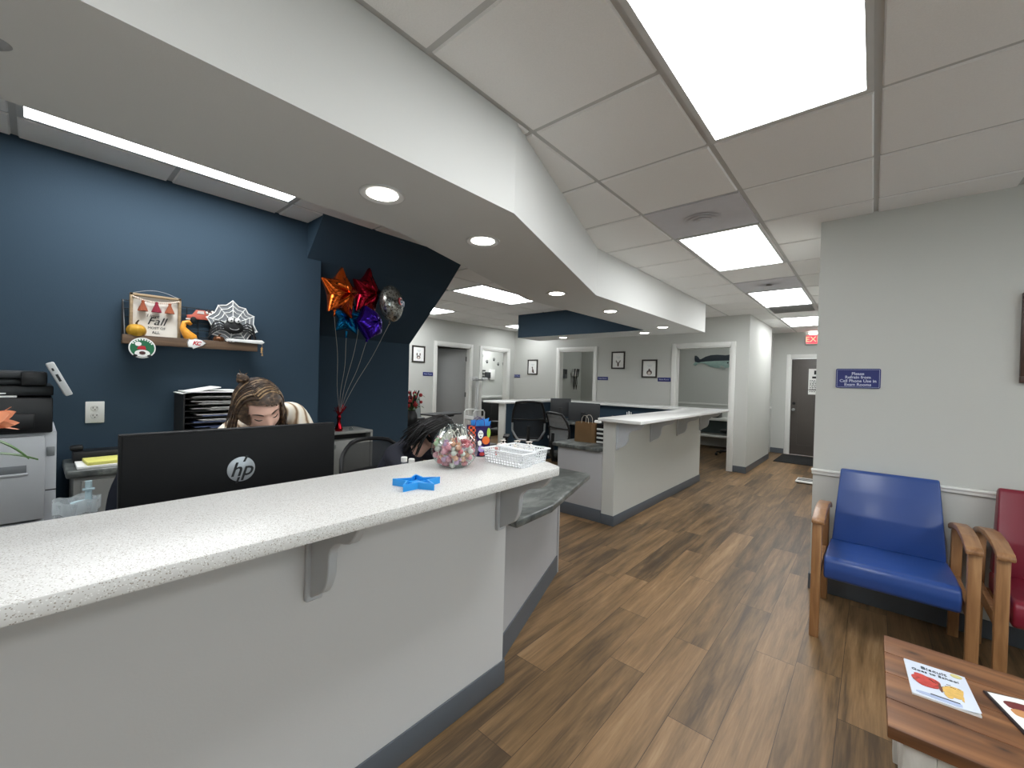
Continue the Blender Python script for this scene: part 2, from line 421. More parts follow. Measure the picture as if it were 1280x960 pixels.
# --- walls
def wall(name, boxes, m=WALL):
    w = MB()
    for bx in boxes: w.box(*bx)
    return S(name, w, m, None)
H = CZ + .02
wall('wall_right', [(-.297, 3.3, 3.537, 3.66, 0, H), (-.297, -.17, 3.66, 10.5, 0, H)])
WY0, WY1, WZ0, WZ1 = .1, 2.9, .35, 2.25
wall('wall_side', [(3.2, 3.3, -2.6, WY0, 0, H), (3.2, 3.3, WY1, 3.537, 0, H), (3.2, 3.3, WY0, WY1, 0, WZ0), (3.2, 3.3, WY0, WY1, WZ1, H)])
k = MB()
for a in ((WY0, WY1, WZ0, WZ0 + .05), (WY0, WY1, WZ1 - .05, WZ1), (WY0, WY0 + .05, WZ0, WZ1), (WY1 - .05, WY1, WZ0, WZ1), ((WY0 + WY1) / 2 - .025, (WY0 + WY1) / 2 + .025, WZ0, WZ1)): k.box(3.22, 3.28, *a)
S('window_1', k, WHITE)  # unseen window, added to let cool daylight onto the counter
k = MB(); k.box(3.245, 3.25, WY0, WY1, WZ0, WZ1); S('window_1_pane', k, GLASS)
wall('wall_front', [(-8.8, 3.2, -2.6, -2.5, 0, H)])
# blue wall, the bulkhead under the stairs and the wall closing its recess
wall('wall_left', [(-3.95, -3.24, -2.5, 1.44, 0, H), (-3.95, -3.83, 1.44, 2.68, 0, H)], BLUE)
w = MB(); w.prism([(-2.96, H), (-3.24, 2.262), (-3.83, 1.745), (-3.9, 1.745), (-3.9, H)], 'y', 1.335, 2.68)
S('wall_stair_underside', w, BLUE, None)
D1, D2, D3, D4 = (5.095, 5.985), (6.33, 7.17), (-5.11, -4.26), (-2.63, -1.75)
DH = 2.035
XL, YF = -6.39, 7.41
wall('wall_far_left', [(XL - .12, XL, 2.6, D1[0], 0, H), (XL - .12, XL, D1[0], D1[1], DH, H), (XL - .12, XL, D1[1], D2[0], 0, H), (XL - .12, XL, D2[0], D2[1], DH, H),
                       (XL - .12, XL, D2[1], YF + .12, 0, H), (XL, -3.95, 2.56, 2.68, 0, H)])
wall('wall_back', [(XL, D3[0], YF, YF + .12, 0, H), (D3[0], D3[1], YF, YF + .12, DH, H), (D3[1], D4[0], YF, YF + .12, 0, H), (D4[0], D4[1], YF, YF + .12, DH, H),
                   (D4[1], -1.49, YF, YF + .12, 0, H), (-1.61, -1.49, YF + .12, 9.3, 0, H)])
ED = (-1.30, -.39)
wall('wall_hall_end', [(-2.2, ED[0], 10.3, 10.42, 0, H), (ED[0], ED[1], 10.3, 10.42, 2.0, H), (ED[1], -.2, 10.3, 10.42, 0, H)])
# exam rooms behind the doors
wall('wall_exam_left', [(-8.8, -8.7, 4.0, 6.2, 0, H), (-8.1, -8.0, 6.1, 9.4, 0, H), (-8.7, XL - .12, 4.3, 4.4, 0, H), (-8.7, XL - .12, 6.1, 6.22, 0, H), (-8.7, -5.72, 9.3, 9.4, 0, H), (-6.5, -6.4, 7.53, 9.3, 0, H)])
wall('wall_exam_back', [(-5.72, -5.6, 7.53, 9.3, 0, H), (-5.6, -3.8, 9.1, 9.2, 0, H), (-3.8, -3.7, 7.53, 10.2, 0, H), (-3.7, -1.62, 10.2, 10.3, 0, H)])

# --- soffit over the counters
so = MB()
outer = [(-1.225, -2.5), (-1.225, 1.393), (-1.80, 3.13), (-1.80, 6.17), (-4.72, 6.17), (-4.72, 5.55), (-2.42, 5.55), (-2.42, 2.95), (-1.845, 1.2), (-1.845, -2.5)]
so.prism(outer, 'z', 2.127, CZ + .007)
so.bm.normal_update()
for f in so.bm.faces:
    ce = f.calc_center_median()
    if f.normal.y < -.9 and abs(ce.y - 5.55) < .02 or f.normal.x < -.5 and ce.x > -2.5: f.material_index = 1
S('ceiling_soffit', so, [SOFF, BLUE], None)

# --- baseboards (cove vinyl), chair rail, door casings
def base(name, segs):
    w = MB()
    for bx in segs: w.box(*bx, b=.003, seg=1)
    return S(name, w, KICK)
base('baseboard_right', [(-.303, 3.2, 3.529, 3.537, 0, .105), (-.304, -.297, 3.529, 10.3, 0, .105)])
base('baseboard_back', [(D4[1] + .075, -1.482, 7.402, 7.41, 0, .105), (-1.49, -1.482, 7.402, 9.308, 0, .105), (D3[1] + .08, D4[0] - .08, 7.402, 7.41, 0, .105)])
base('baseboard_hall', [(-2.2, ED[0] - .08, 10.292, 10.3, 0, .105)])
w = MB(); w.box(-.303, 3.2, 3.521, 3.537, .797, .834, b=.004); w.box(-.306, 3.2, 3.512, 3.537, .817, .834, b=.005); S('trim_1', w, WHITE)
def casing(name, ax, lo, hi, pos, sgn, top, wd=.07, jamb=.12):
    """door casing on the wall plane pos; ax = axis along the wall; sgn = side the face looks to"""
    w = MB(); t = .018 * sgn
    def bx(a0, a1, d0, d1, z0, z1, **k):
        d0, d1 = min(d0, d1), max(d0, d1)
        if ax == 'y': w.box(d0, d1, a0, a1, z0, z1, **k)
        else: w.box(a0, a1, d0, d1, z0, z1, **k)
    bx(lo - wd, lo, pos, pos + t, 0, top + wd, b=.004); bx(hi, hi + wd, pos, pos + t, 0, top + wd, b=.004); bx(lo, hi, pos, pos + t, top, top + wd, b=.004)
    bx(lo - .001, lo + .02, pos - jamb * sgn, pos + t * .4, 0, top); bx(hi - .02, hi + .001, pos - jamb * sgn, pos + t * .4, 0, top); bx(lo, hi, pos - jamb * sgn, pos + t * .4, top - .02, top + .001)
    return S(name, w, WHITE)
casing('trim_2', 'y', *D1, XL, 1, DH); casing('trim_3', 'y', *D2, XL, 1, DH)
casing('trim_4', 'x', *D3, YF, -1, DH); casing('trim_5', 'x', *D4, YF, -1, DH)
casing('trim_6', 'x', *ED, 10.3, -1, 2.0)
# chair rails in the two lit rooms
w = MB(); w.box(-8.0, -7.98, 6.22, 9.3, .87, .93, b=.005); S('trim_7', w, WHITE)
w = MB(); w.box(-3.7, -1.6, 10.18, 10.2, .93, .97, b=.005); S('trim_8', w, WHITE)

# --- doors
def door(name, m, w_, h, loc, rotz, panels=True):
    d = MB(); d.box(0, w_, -.02, .02, .005, h, b=.002)
    st = .11
    def panel(x0, x1, z0, z1):
        d.box(x0, x1, -.026, -.019, z0, z0 + .012); d.box(x0, x1, -.026, -.019, z1 - .012, z1); d.box(x0, x0 + .012, -.026, -.019, z0, z1); d.box(x1 - .012, x1, -.026, -.019, z0, z1)
    panel(st, w_ - st, h * .68, h - .14)
    panel(st, w_ / 2 - .04, .2, h * .62); panel(w_ / 2 + .04, w_ - st, .2, h * .62)
    o = d.build(name, m, None, kind='structure'); o.location = loc; o.rotation_euler = (0, 0, rotz); return o
GD = mat('grey_door_paint', (150, 151, 150), .5, 0, .02); DD = mat('dark_brown_door_paint', (86, 80, 76), .45, 0, .03)
dr = door('door_1', GD, .86, 2.0, (XL - .10, D1[1] - .03, 0), math.radians(-90 - 26))
h = MB()
for z in (.3, 1.05, 1.8): h.cyl((XL - .085, D1[1] - .03), .009, z - .05, z + .05, 10); h.box(XL - .1, XL - .085, D1[1] - .05, D1[1] - .02, z - .045, z + .045)
S('door_1_hinges', h, BLACK)
door('door_2', DD, ED[1] - ED[0] - .045, 1.975, (ED[0] + .022, 10.34, 0), 0)
d3 = door('door_3', GD, .82, 2.0, (D4[1] - .03, YF + .12, 0), math.radians(82))
t = MB(); t.lathe([(0, 0), (.026, 0), (.028, .01), (.012, .014), (.012, .04), (.03, .05), (.03, .065), (.018, .075), (0, .076)], n=20, M=frameM((-1.225, 10.318, .93), (1, 0, 0), (0, 0, 1)))
S('door_2_handle', t, STEEL)
t = MB(); t.lathe([(0, 0), (.03, 0), (.03, .012), (.022, .02), (0, .021)], n=20, M=frameM((-1.225, 10.318, 1.06), (1, 0, 0), (0, 0, 1)))
S('door_2_deadbolt', t, BLACK)

# ================================================================== LIGHTS
def panel_light(r, label, dim=False):
    x0, x1, y0, y1 = r
    cx, cy = (x0 + x1) / 2, (y0 + y1) / 2
    t = thing('ceiling_light', label, 'ceiling light', (cx, cy, CZ), 0, None)
    f = MB(); g = .012; k = .034
    for a in ((x0 + g, x1 - g, y0 + g, y0 + k), (x0 + g, x1 - g, y1 - k, y1 - g), (x0 + g, x0 + k, y0 + k, y1 - k), (x1 - k, x1 - g, y0 + k, y1 - k)): f.box(*a, CZ - .003, CZ + .008)
    f.build('frame', mat_white_metal, t)
    d = MB(); d.box(x0 + k, x1 - k, y0 + k, y1 - k, CZ + .001, CZ + .006); d.build('diffuser', LIGHT_DIM if dim else LIGHT, t, smooth=None)
mat_white_metal = mat('white_enamel_metal', (200, 200, 198), .4)
names = ['bright ceiling panel behind the viewer over the aisle', 'large bright square ceiling panel at the top of the picture', 'bright ceiling panel beyond the round air diffuser over the aisle',
         'third bright ceiling panel down the aisle before the slotted vent', 'farthest bright ceiling panel before the exit sign in the hall']
for r, l in zip(MAIN_L, names): panel_light(r, l)
for r, l in zip(SIDE_L, ['ceiling panel over the waiting area behind the viewer', 'ceiling panel over the waiting area right of the coffee table']): panel_light(r, l)
for r, l in zip(REAR_L, ['long bright ceiling panel over the desk by the navy wall', 'bright ceiling panel over the office chairs left of the navy soffit', 'bright ceiling panel beside the slanted navy bulkhead edge',
                         'small far ceiling panel left of the navy soffit end']): panel_light(r, l)
for r, l in zip(ROOM_L[:4], ['ceiling panel near the doorway of the room with paw prints', 'ceiling panel by the wall of the room with paw prints', 'ceiling panel in the exam room with wall instruments', 'ceiling panel in the room with the whale']): panel_light(r, l, 'by the wall of' not in l)
panel_light(ROOM_L[4], 'ceiling panel over the left end of the desk behind the viewer')

def downlight(x, y, label, on=True):
    t = thing('downlight', label, 'downlight', (x, y, 2.127), 0)
    k = MB(); k.lathe([(.062, -.001), (.085, -.006), (.092, -.003), (.092, .0), (.062, .0)], (x, y, 2.127), 40); k.build('trim_ring', mat_white_metal, t)
    k = MB(); k.lathe([(0, -.003), (.058, -.003), (.0625, -.001), (.0625, 0)], (x, y, 2.127), 32); k.build('lens', DOWN if on else DGREY, t)
DL = [(-1.527, .92, 'lit downlight nearest the viewer in the soffit'), (-1.60, 1.57, 'lit downlight second from the viewer where the soffit bends'), (-2.04, 2.89, 'third lit downlight in the soffit above the far counter'),
      (-2.08, 3.92, 'fourth lit downlight in the soffit above the far counter'), (-2.09, 5.37, 'lit downlight at the far corner of the soffit'), (-2.545, 5.85, 'lit downlight beside the pointed end of the navy soffit face'),
      (-3.98, 5.86, 'lit downlight below the left end of the navy soffit face')]
for x, y, l in DL: downlight(x, y, l)
sn = thing('ceiling_sensor', 'small grey sensor on the soffit at the left edge of the picture', 'sensor', (-1.535, -.068, 2.127))
k = MB(); k.lathe([(0, -.014), (.012, -.012), (.022, -.004), (.026, 0)], (-1.535, -.068, 2.127), 24); k.build('dome', mat('sensor_grey', (150, 150, 150), .5), sn)

# --- air vents in the ceiling
VG = mat('grey_vent_panel', (200, 199, 204), .6)
def round_vent(r, label):
    x0, x1, y0, y1 = r; cx, cy = (x0 + x1) / 2, (y0 + y1) / 2
    t = thing('ceiling_diffuser', label, 'air vent', (cx, cy, CZ))
    k = MB(); k.box(x0 + .012, x1 - .012, y0 + .012, y1 - .012, CZ - .001, CZ + .008); k.build('panel', VG, t)
    k = MB()
    for q, rr in enumerate((.115, .085, .05)): k.lathe([(rr - .03, -.002 - .003 * q), (rr, -.006 - .003 * q), (rr + .004, -.005 - .003 * q), (rr - .02, 0)], (cx, cy, CZ - .001), 36)
    k.lathe([(0, -.015), (.022, -.014), (.026, -.011), (0, -.004)], (cx, cy, CZ - .001), 24)
    k.build('cone', VG, t)
round_vent(VENT[0], 'grey ceiling panel with a round air diffuser over the aisle')
round_vent(VENT[1], 'grey ceiling panel between the second and third aisle lights')
def slot_vent(r, label):
    x0, x1, y0, y1 = r; cx, cy = (x0 + x1) / 2, (y0 + y1) / 2
    t = thing('ceiling_vent', label, 'air vent', (cx, cy, CZ))
    k = MB(); k.box(x0 + .02, x1 - .02, y0 + .02, y1 - .02, CZ + .003, CZ + .007); k.build('backing', BLACK, t)
    k = MB(); e = .05
    for a in ((x0 + .012, x1 - .012, y0 + .012, y0 + e), (x0 + .012, x1 - .012, y1 - e, y1 - .012), (x0 + .012, x0 + e, y0 + e, y1 - e), (x1 - e, x1 - .012, y0 + e, y1 - e)): k.box(*a, CZ - .004, CZ + .006)
    k.build('frame', mat_white_metal, t)
    k = MB(); n = 9
    for i in range(n):
        y = y0 + e + (i + .5) * (y1 - y0 - 2 * e) / n
        k.box(x0 + e, x1 - e, -.018, .018, -.0015, .0015, M=Matrix.Translation((0, y, CZ - .006)) @ Matrix.Rotation(math.radians(35), 4, 'X'))
    k.build('louvres', mat_white_metal, t)
slot_vent(VENT[2], 'slotted ceiling vent between the last two aisle lights')
slot_vent(VENT[3], 'slotted ceiling vent beside the slanted navy bulkhead')

# ================================================================== RECEPTION COUNTER
CH = 1.045          # counter-top height
def corbel(root, x, y, s, depth=.285, ht=.288, th=.026, ztop=None):
    """scrolled bracket on the panel face x, running towards s*x"""
    zt = CH - .0325 if ztop is None else ztop
    pr = [(0, 0), (.285, 0), (.281, -.012), (.272, -.026), (.258, -.043), (.246, -.056), (.232, -.065), (.206, -.072), (.185, -.076), (.165, -.084), (.148, -.095), (.136, -.106), (.128, -.12), (.125, -.14),
          (.1245, -.165), (.122, -.185), (.115, -.205), (.106, -.222), (.094, -.238), (.075, -.251), (.05, -.264), (.025, -.280), (.0, -.290)]
    pr = [(p[0] * depth / .285, p[1] * ht / .29) for p in pr]
    k = MB(); k.prism([(x + s * p[0], zt + p[1]) for p in pr], 'y', y - th / 2, y + th / 2, b=.003, seg=1)
    k.box(min(x, x + s * .018), max(x, x + s * .018), y - th / 2 - .012, y + th / 2 + .012, zt - ht - .004, zt, b=.003, seg=1)
    return k.build('corbel', CORB, root)
PX = -1.243
rc = thing('reception_counter', 'long white reception counter in the foreground with grey scrolled brackets', 'counter', (PX - .07, 0, 0))
k = MB(); k.box(PX - .13, PX, -2.49, 1.417, 0, CH - .0325, b=.004, seg=1); k.build('half_wall', CNT, rc)
k = MB(); k.box(PX, PX + .008, -2.49, 1.425, 0, .108, b=.004, seg=2); k.box(PX - .13, PX + .008, 1.417, 1.425, 0, .108, b=.004); k.build('kick_base', KICK, rc)
for y in (-1.9, -1.1, -.3, .548, 1.365): corbel(rc, PX, y, 1)
k = MB(); k.prism([(-.925, -2.49), (-.925, 1.36), (-.94, 1.385), (-1.06, 1.438), (-1.385, 1.60), (-1.385, -2.49)], 'z', CH - .032, CH, b=.003, seg=2)
tag(k.build('countertop', QUARTZ), 'white speckled quartz countertop on the foreground reception counter', 'countertop')

# desk behind and beside the counter
dk = thing('reception_desk', 'dark slate topped work desk behind the foreground reception counter', 'desk', (-1.8, 0, 0))
k = MB(); k.prism([(-1.19, 1.43), (-1.212, 1.736), (-1.455, 2.524), (-2.02, 2.524), (-2.02, -2.49), (-1.376, -2.49), (-1.376, 1.43)], 'z', .715, .755, b=.012, seg=3)
k.build('desktop', SLATE, dk)
k = MB(); k.prism([(-1.315, 1.43), (-1.70, 2.505), (-1.715, 2.500), (-1.335, 1.43)], 'z', 0, .715); k.build('front_panel', LAM, dk)
k = MB(); k.prism([(-1.308, 1.432), (-1.692, 2.505), (-1.70, 2.505), (-1.316, 1.432)], 'z', 0, .125); k.build('kick_base', KICK, dk)
k = MB(); k.box(-2.0, -1.70, 2.485, 2.505, 0, .715); k.box(-1.712, -1.688, 2.49, 2.51, 0, .715, b=.003); k.build('end_panel', LAM, dk)

# ---- middle station
P2 = -1.856
mc = thing('station_counter', 'grey counter wall beyond the aisle gap with four scrolled brackets', 'counter', (P2 - .06, 5, 0))
k = MB(); k.box(P2 - .131, P2, 3.67, 6.3, 0, CH - .0325, b=.004, seg=1); k.build('half_wall', WALL, mc)
k = MB(); k.box(P2, P2 + .008, 3.662, 6.308, 0, .1, b=.003); k.box(P2 - .131, P2, 3.662, 3.67, 0, .1, b=.003); k.build('kick_base', KICK, mc)
for y in (3.705, 4.515, 5.345, 6.255): corbel(mc, P2, y, 1, .275, .27)
k = MB(); k.prism([(-1.555, 3.56), (-1.555, 6.58), (-4.75, 6.58), (-4.75, 6.102), (-1.99, 6.1), (-1.99, 3.56)], 'z', CH - .032, CH, b=.005, seg=2)
tag(k.build('countertop', mat('white_quartz', (232, 232, 230), .14, 0, .02, 40)), 'white quartz countertop of the middle station turning along the far aisle', 'countertop')
fc = thing('back_counter', 'navy backed counter wall at the rear of the middle station', 'counter', (-3, 6.25, 0))
k = MB(); k.box(-4.4, -1.99, 6.18, 6.3, 0, CH - .0325, b=.003, seg=1); k.build('half_wall', BLUE, fc)
lc = thing('left_counter', 'navy counter wall with a grey end post left of the mesh chair', 'counter', (-4.35, 5.4, 0))
k = MB(); k.box(-4.42, -4.32, 4.83, 6.178, 0, CH - .0325); k.build('half_wall', BLUE, lc)
k = MB(); k.box(-4.43, -4.31, 4.79, 4.83, 0, CH - .0325, b=.003); k.build('end_post', WALL, lc)
k = MB(); k.box(-4.75, -4.29, 4.76, 6.095, CH - .032, CH, b=.005); k.build('top', mat('white_quartz_far', (228, 228, 226), .16, 0, .02, 40), lc)
d2 = thing('station_desk', 'grey desk with dark slate top beside the middle station counter wall', 'desk', (-2.25, 4.7, 0))
k = MB(); k.box(-2.56, -1.99, 3.62, 6.17, .70, .74, b=.012, seg=3); k.box(-4.3, -2.56, 5.6, 6.17, .70, .74, b=.008); k.build('desktop', SLATE, d2)
k = MB(); k.box(-2.52, -1.99, 3.675, 3.70, 0, .70, b=.002); k.build('end_panel', LAM, d2)
k = MB(); k.box(-2.525, -1.99, 3.667, 3.675, 0, .125, b=.003); k.build('kick_base', KICK, d2)
k = MB(); k.box(-2.5, -2.02, 4.95, 6.1, .1, .69); k.build('drawer_unit', LAM, d2)

# ================================================================== WAITING AREA
def vinyl(name, c): return mat(name, c, .36, 0, .05, 6, .05, 400, coat=.12)
def lounge_chair(name, label, vin, loc):
    t = thing(name, label, 'chair', loc)
    W = .318
    lv = MB()  # seat: rounded waterfall cushion
    sp = [(-.322, .345), (-.330, .40), (-.322, .442), (-.295, .458), (-.10, .450), (.12, .432), (.20, .425), (.20, .33), (-.30, .332)]
    lv.prism(sp, 'x', -.262, .262, b=.014, seg=3)
    lv.build('seat', vin, t, world=False, smooth=50)
    bp = [(.150, .425), (.168, .60), (.215, .74), (.262, .855), (.275, .868), (.300, .862), (.325, .845), (.29, .70), (.255, .58), (.245, .42)]
    k = MB(); k.prism(bp, 'x', -.255, .255, b=.014, seg=3)
    for v in k.bm.verts:                     # the back narrows towards its top
        f = (v.co.z - .42) / .45; v.co.x *= 1 - .115 * max(0, f)
    k.build('backrest', vin, t, world=False, smooth=50)
    for s in (-1, 1):
        k = MB(); x0, x1 = (s * W, s * (W - .044)) if s < 0 else (s * (W - .044), s * W)
        tp = [(-.335, .648), (-.290, .648), (-.298, 0), (-.332, 0)]
        k.prism(tp, 'x', x0, x1, b=.004)
        k.build('leg', OAK, t, world=False)
        k = MB(); k.prism([(.185, .625), (.235, .618), (.268, 0), (.232, 0)], 'x', x0, x1, b=.004); k.build('leg', OAK, t, world=False)
        k = MB()
        top = [(-.352, .655), (-.33, .668), (-.20, .690), (-.05, .694), (.10, .676), (.20, .650), (.25, .632)]
        bot = [(.245, .604), (.19, .622), (.09, .648), (-.05, .666), (-.20, .662), (-.33, .640), (-.352, .634)]
        xa = (s * (W + .003), s * (W - .056)); k.prism(top + bot, 'x', min(xa), max(xa), b=.006, seg=2)
        k.build('armrest', OAKY, t, world=False, smooth=40)
        k = MB(); k.box(min(x0, x1) + .008, max(x0, x1) - .008, -.3, .22, .30, .36, b=.004); k.build('side_rail', OAK, t, world=False)
        for y in (-.315, .25):
            k = MB(); k.cyl(((x0 + x1) / 2, y), .015, 0, .006, 12); k.build('glide', BLACK, t, world=False)
    k = MB(); k.box(-.275, .275, .0, .03, .29, .33, b=.003); k.build('stretcher', OAK, t, world=False)
    k = MB(); k.box(-.275, .275, .18, .21, .28, .33, b=.003); k.build('stretcher', OAK, t, world=False)
    return t
c1 = lounge_chair('lounge_chair', 'blue vinyl armchair with oak frame against the grey wall', vinyl('blue_vinyl', (36, 68, 134)), (.083, 3.195, 0))
c2 = lounge_chair('lounge_chair', 'burgundy vinyl armchair with oak frame cut by the right edge', vinyl('burgundy_vinyl', (122, 26, 46)), (.762, 3.2, 0))

# coffee table of planks
tx0, tx1, ty0, ty1, tz = .058, .98, 1.622, 2.214, .42
ct = thing('coffee_table', 'low coffee table with rustic brown plank top and white washed sides', 'table', ((tx0 + tx1) / 2, (ty0 + ty1) / 2, 0))
k = MB(); ys = [ty0, ty0 + .15, ty0 + .305, ty0 + .45, ty1]
for a, b_ in zip(ys, ys[1:]): k.box(tx0, tx1, a + .0008, b_ - .0008, tz - .036, tz, b=.004)
k.build('tabletop', RUST, ct)
for sx in (0, 1):
    for sy in (0, 1):
        x = tx0 + .035 if sx == 0 else tx1 - .035 - .07; y = ty0 + .035 if sy == 0 else ty1 - .035 - .07
        k = MB(); k.box(x, x + .07, y, y + .07, 0, tz - .037, b=.003); k.build('leg', WASH, ct)
for nm, ax in (('front', ty0 + .045), ('back', ty1 - .063)):
    k = MB(); n = 6; a0, a1 = tx0 + .105, tx1 - .105
    for i in range(n): k.box(a0 + (a1 - a0) * i / n + .0015, a0 + (a1 - a0) * (i + 1) / n - .0015, ax, ax + .018, .05, tz - .037, b=.002)
    k.build('side_planks', WASH, ct)
for ax in (tx0 + .045, tx1 - .063):
    k = MB(); n = 3; a0, a1 = ty0 + .105, ty1 - .105
    for i in range(n): k.box(ax, ax + .018, a0 + (a1 - a0) * i / n + .0015, a0 + (a1 - a0) * (i + 1) / n - .0015, .05, tz - .037, b=.002)
    k.build('side_planks', WASH, ct)

# picture book
def book(name, label, c, w, h, ang, th=.006, curl=.008):
    t = thing(name, label, 'book', (c[0], c[1], tz), math.radians(ang))
    def f(u, v): return V(((u - .5) * w, (v - .5) * h, th + curl * max(0, (u - .6) / .4) ** 2 * (1 - v)))
    return t, f
bk, bf = book('picture_book', 'white picture book with red and yellow drawing on the rustic table', (.190, 1.955), .150, .212, 3)
k = MB(); k.surf(bf, 10, 8); k.build('cover', mat('pale_book_cover', (214, 222, 236), .35, 0, .08, 4), bk, world=False)
k = MB(); k.box(-.075, .075, -.106, .106, 0, .0055); k.build('pages', PAPER, bk, world=False)
for s, z, sz in (('Biscuit', .074, .024), ('Goes to School', .050, .018)): text('title', s, sz, mat('book_title_ink', (52, 66, 74), .5), bk, (-.004, z, .0072), (1, 0, 0), (0, 1, 0), world=False)
def flat(mb, pts, z, mi=0): mb.prism(pts, 'z', z, z + .0007, mi=mi)
def blob(cx, cy, rx, ry, n=22, wob=.12, seed=0):
    rn = random.Random(seed); ph = rn.random() * 6
    return [(cx + rx * math.cos(2 * PI * i / n) * (1 + wob * math.sin(3 * 2 * PI * i / n + ph)), cy + ry * math.sin(2 * PI * i / n) * (1 + wob * math.cos(2 * 2 * PI * i / n + ph))) for i in range(n)]
REDP = mat('red_print', (192, 72, 64), .5, 0, .4, 90); YELP = mat('yellow_print', (218, 178, 98), .5, 0, .3, 90); BRP = mat('brown_print', (110, 70, 58), .5); BLUP = mat('pale_blue_print', (172, 186, 216), .5, 0, .15, 30)
rn = random.Random(8)
k = MB(); flat(k, blob(-.030, -.010, .034, .036, seed=2), .0071); flat(k, blob(-.040, .014, .020, .014, seed=3), .0072); k.build('red_drawing', REDP, bk, world=False)
k = MB(); flat(k, blob(.034, -.022, .032, .030, seed=5), .0071); flat(k, blob(.016, -.05, .010, .018, seed=6), .0072); flat(k, blob(.052, -.052, .010, .016, seed=7), .0072); k.build('yellow_drawing', YELP, bk, world=False)
k = MB()
for q in range(16):
    a = rn.uniform(0, 6.28); cx = rn.choice((-.030, .034)); r_ = rn.uniform(.012, .034); x, y = cx + r_ * math.cos(a), -.014 + r_ * math.sin(a) * .9; l_ = rn.uniform(.006, .014)
    flat(k, [(x, y), (x + l_ * math.cos(a + 1.3), y + l_ * math.sin(a + 1.3)), (x + l_ * math.cos(a + 1.45), y + l_ * math.sin(a + 1.45)), (x + .002, y + .0015)], .0076)
flat(k, blob(0, -.022, .004, .024, seed=9), .0076); k.build('ink_lines', BRP, bk, world=False)
k = MB(); flat(k, blob(.0, -.088, .068, .010, seed=4, wob=.05), .0065); k.build('blue_wash', BLUP, bk, world=False)
k = MB(); flat(k, blob(.052, .088, .014, .011, seed=1, wob=.02), .0071); k.build('gold_badge', mat('gold_print', (208, 200, 132), .5), bk, world=False)
k = MB(); flat(k, [(-.03, -.082), (.035, -.082), (.035, -.078), (-.03, -.078)], .0074); k.build('caption_line', INK, bk, world=False)
bk2, bf2 = book('magazine', 'dark bordered picture book at the right edge of the rustic table', (.415, 1.95), .19, .20, 18, .008, 0)
k = MB(); k.box(-.095, .095, -.10, .10, 0, .008, b=.001); k.build('cover', mat('dark_cover', (40, 32, 36), .35), bk2, world=False)
k = MB(); k.box(-.088, .088, -.094, .094, .008, .0086, mi=0); flat(k, blob(-.03, .045, .045, .022, seed=3), .0086, 1); flat(k, blob(-.045, .01, .03, .02, seed=4), .0088, 2); flat(k, blob(0, -.03, .06, .04, seed=8), .0087, 3); flat(k, blob(-.02, -.03, .012, .012, seed=4), .0095, 4)
k.build('cover_drawing', [PAPER, mat('dark_red_print', (112, 46, 46), .5), mat('tan_print', (196, 140, 90), .5), mat('teal_print', (90, 140, 146), .5), mat('cream_print', (232, 220, 190), .5)], bk2, world=False)

# wall sign, picture at the right edge
sg = thing('wall_sign', 'blue rectangular sign about cell phone use on the right wall', 'sign', (-.076, 3.53, 1.46))
k = MB(); pts = []
w2, h2, rr = .113, .064, .010
for cx, cz, a0 in ((w2 - rr, h2 - rr, 0), (-w2 + rr, h2 - rr, 90), (-w2 + rr, -h2 + rr, 180), (w2 - rr, -h2 + rr, 270)):
    for i in range(5): a = math.radians(a0 + i * 22.5); pts.append((-.076 + cx + rr * math.cos(a), 1.457 + cz + rr * math.sin(a)))
k.prism(pts, 'y', 3.529, 3.537); k.build('plate', SIGNB, sg)
k = MB()
for a in ((-w2 + .006, w2 - .006, h2 - .0075, h2 - .006), (-w2 + .006, w2 - .006, -h2 + .006, -h2 + .0075), (-w2 + .006, -w2 + .0075, -h2 + .006, h2 - .006), (w2 - .0075, w2 - .006, -h2 + .006, h2 - .006)):
    k.box(-.076 + a[0], -.076 + a[1], 3.5282, 3.529, 1.457 + a[2], 1.457 + a[3])
k.build('border_line', SIGNT, sg)
for s, z in (('Please', .030), ('Refrain from', .007), ('Cell Phone Use in', -.017), ('Exam Rooms', -.041)):
    text('lettering', s, .0255, SIGNT, sg, (-.076, 3.5285, 1.457 + z), (1, 0, 0), (0, 0, 1), off=.0006)
pc = thing('framed_picture', 'dark brown framed picture cut by the right edge above the red chair', 'picture', (.85, 3.52, 1.69))
k = MB()
for a in ((.602, 1.1, 1.444, 1.48), (.602, 1.1, 1.90, 1.935), (.602, .64, 1.48, 1.90), (1.06, 1.1, 1.48, 1.90)): k.box(a[0], a[1], 3.51, 3.537, a[2], a[3], b=.003)
k.build('frame', mat('dark_brown_frame', (66, 44, 36), .4, 0, .2), pc)
k = MB(); k.box(.63, 1.07, 3.525, 3.536, 1.47, 1.91); k.build('print', mat('landscape_print', (150, 140, 110), .5, 0, .5, 6), pc)

# scale on the floor and entry mat, notes and exit sign in the hall
fs = thing('bathroom_scale', 'white flat floor scale behind the right wall corner', 'scale', (-.66, 7.5, 0))
k = MB(); k.box(-.82, -.50, 7.28, 7.60, .012, .035, b=.01); k.build('platform', WHITE, fs)
k = MB(); k.box(-.80, -.52, 7.36, 7.41, .035, .038); k.box(-.80, -.52, 7.46, 7.51, .035, .038); k.build('grip_strip', BLACK, fs)
for x in (-.79, -.53):
    for y in (7.31, 7.57): k = MB(); k.cyl((x, y), .015, 0, .013, 12); k.build('foot', BLACK, fs)
k = MB(); k.box(-1.37, -.32, 9.05, 10.15, 0, .012, b=.004); tag(k.build('door_mat', mat('black_mat', (22, 23, 24), .9, 0, .3, 200, .3, 300)), 'black entry mat before the brown door', 'mat')
nt_ = thing('door_notice', 'white printed notice taped to the brown door', 'notice', (-.87, 10.3, 1.5))
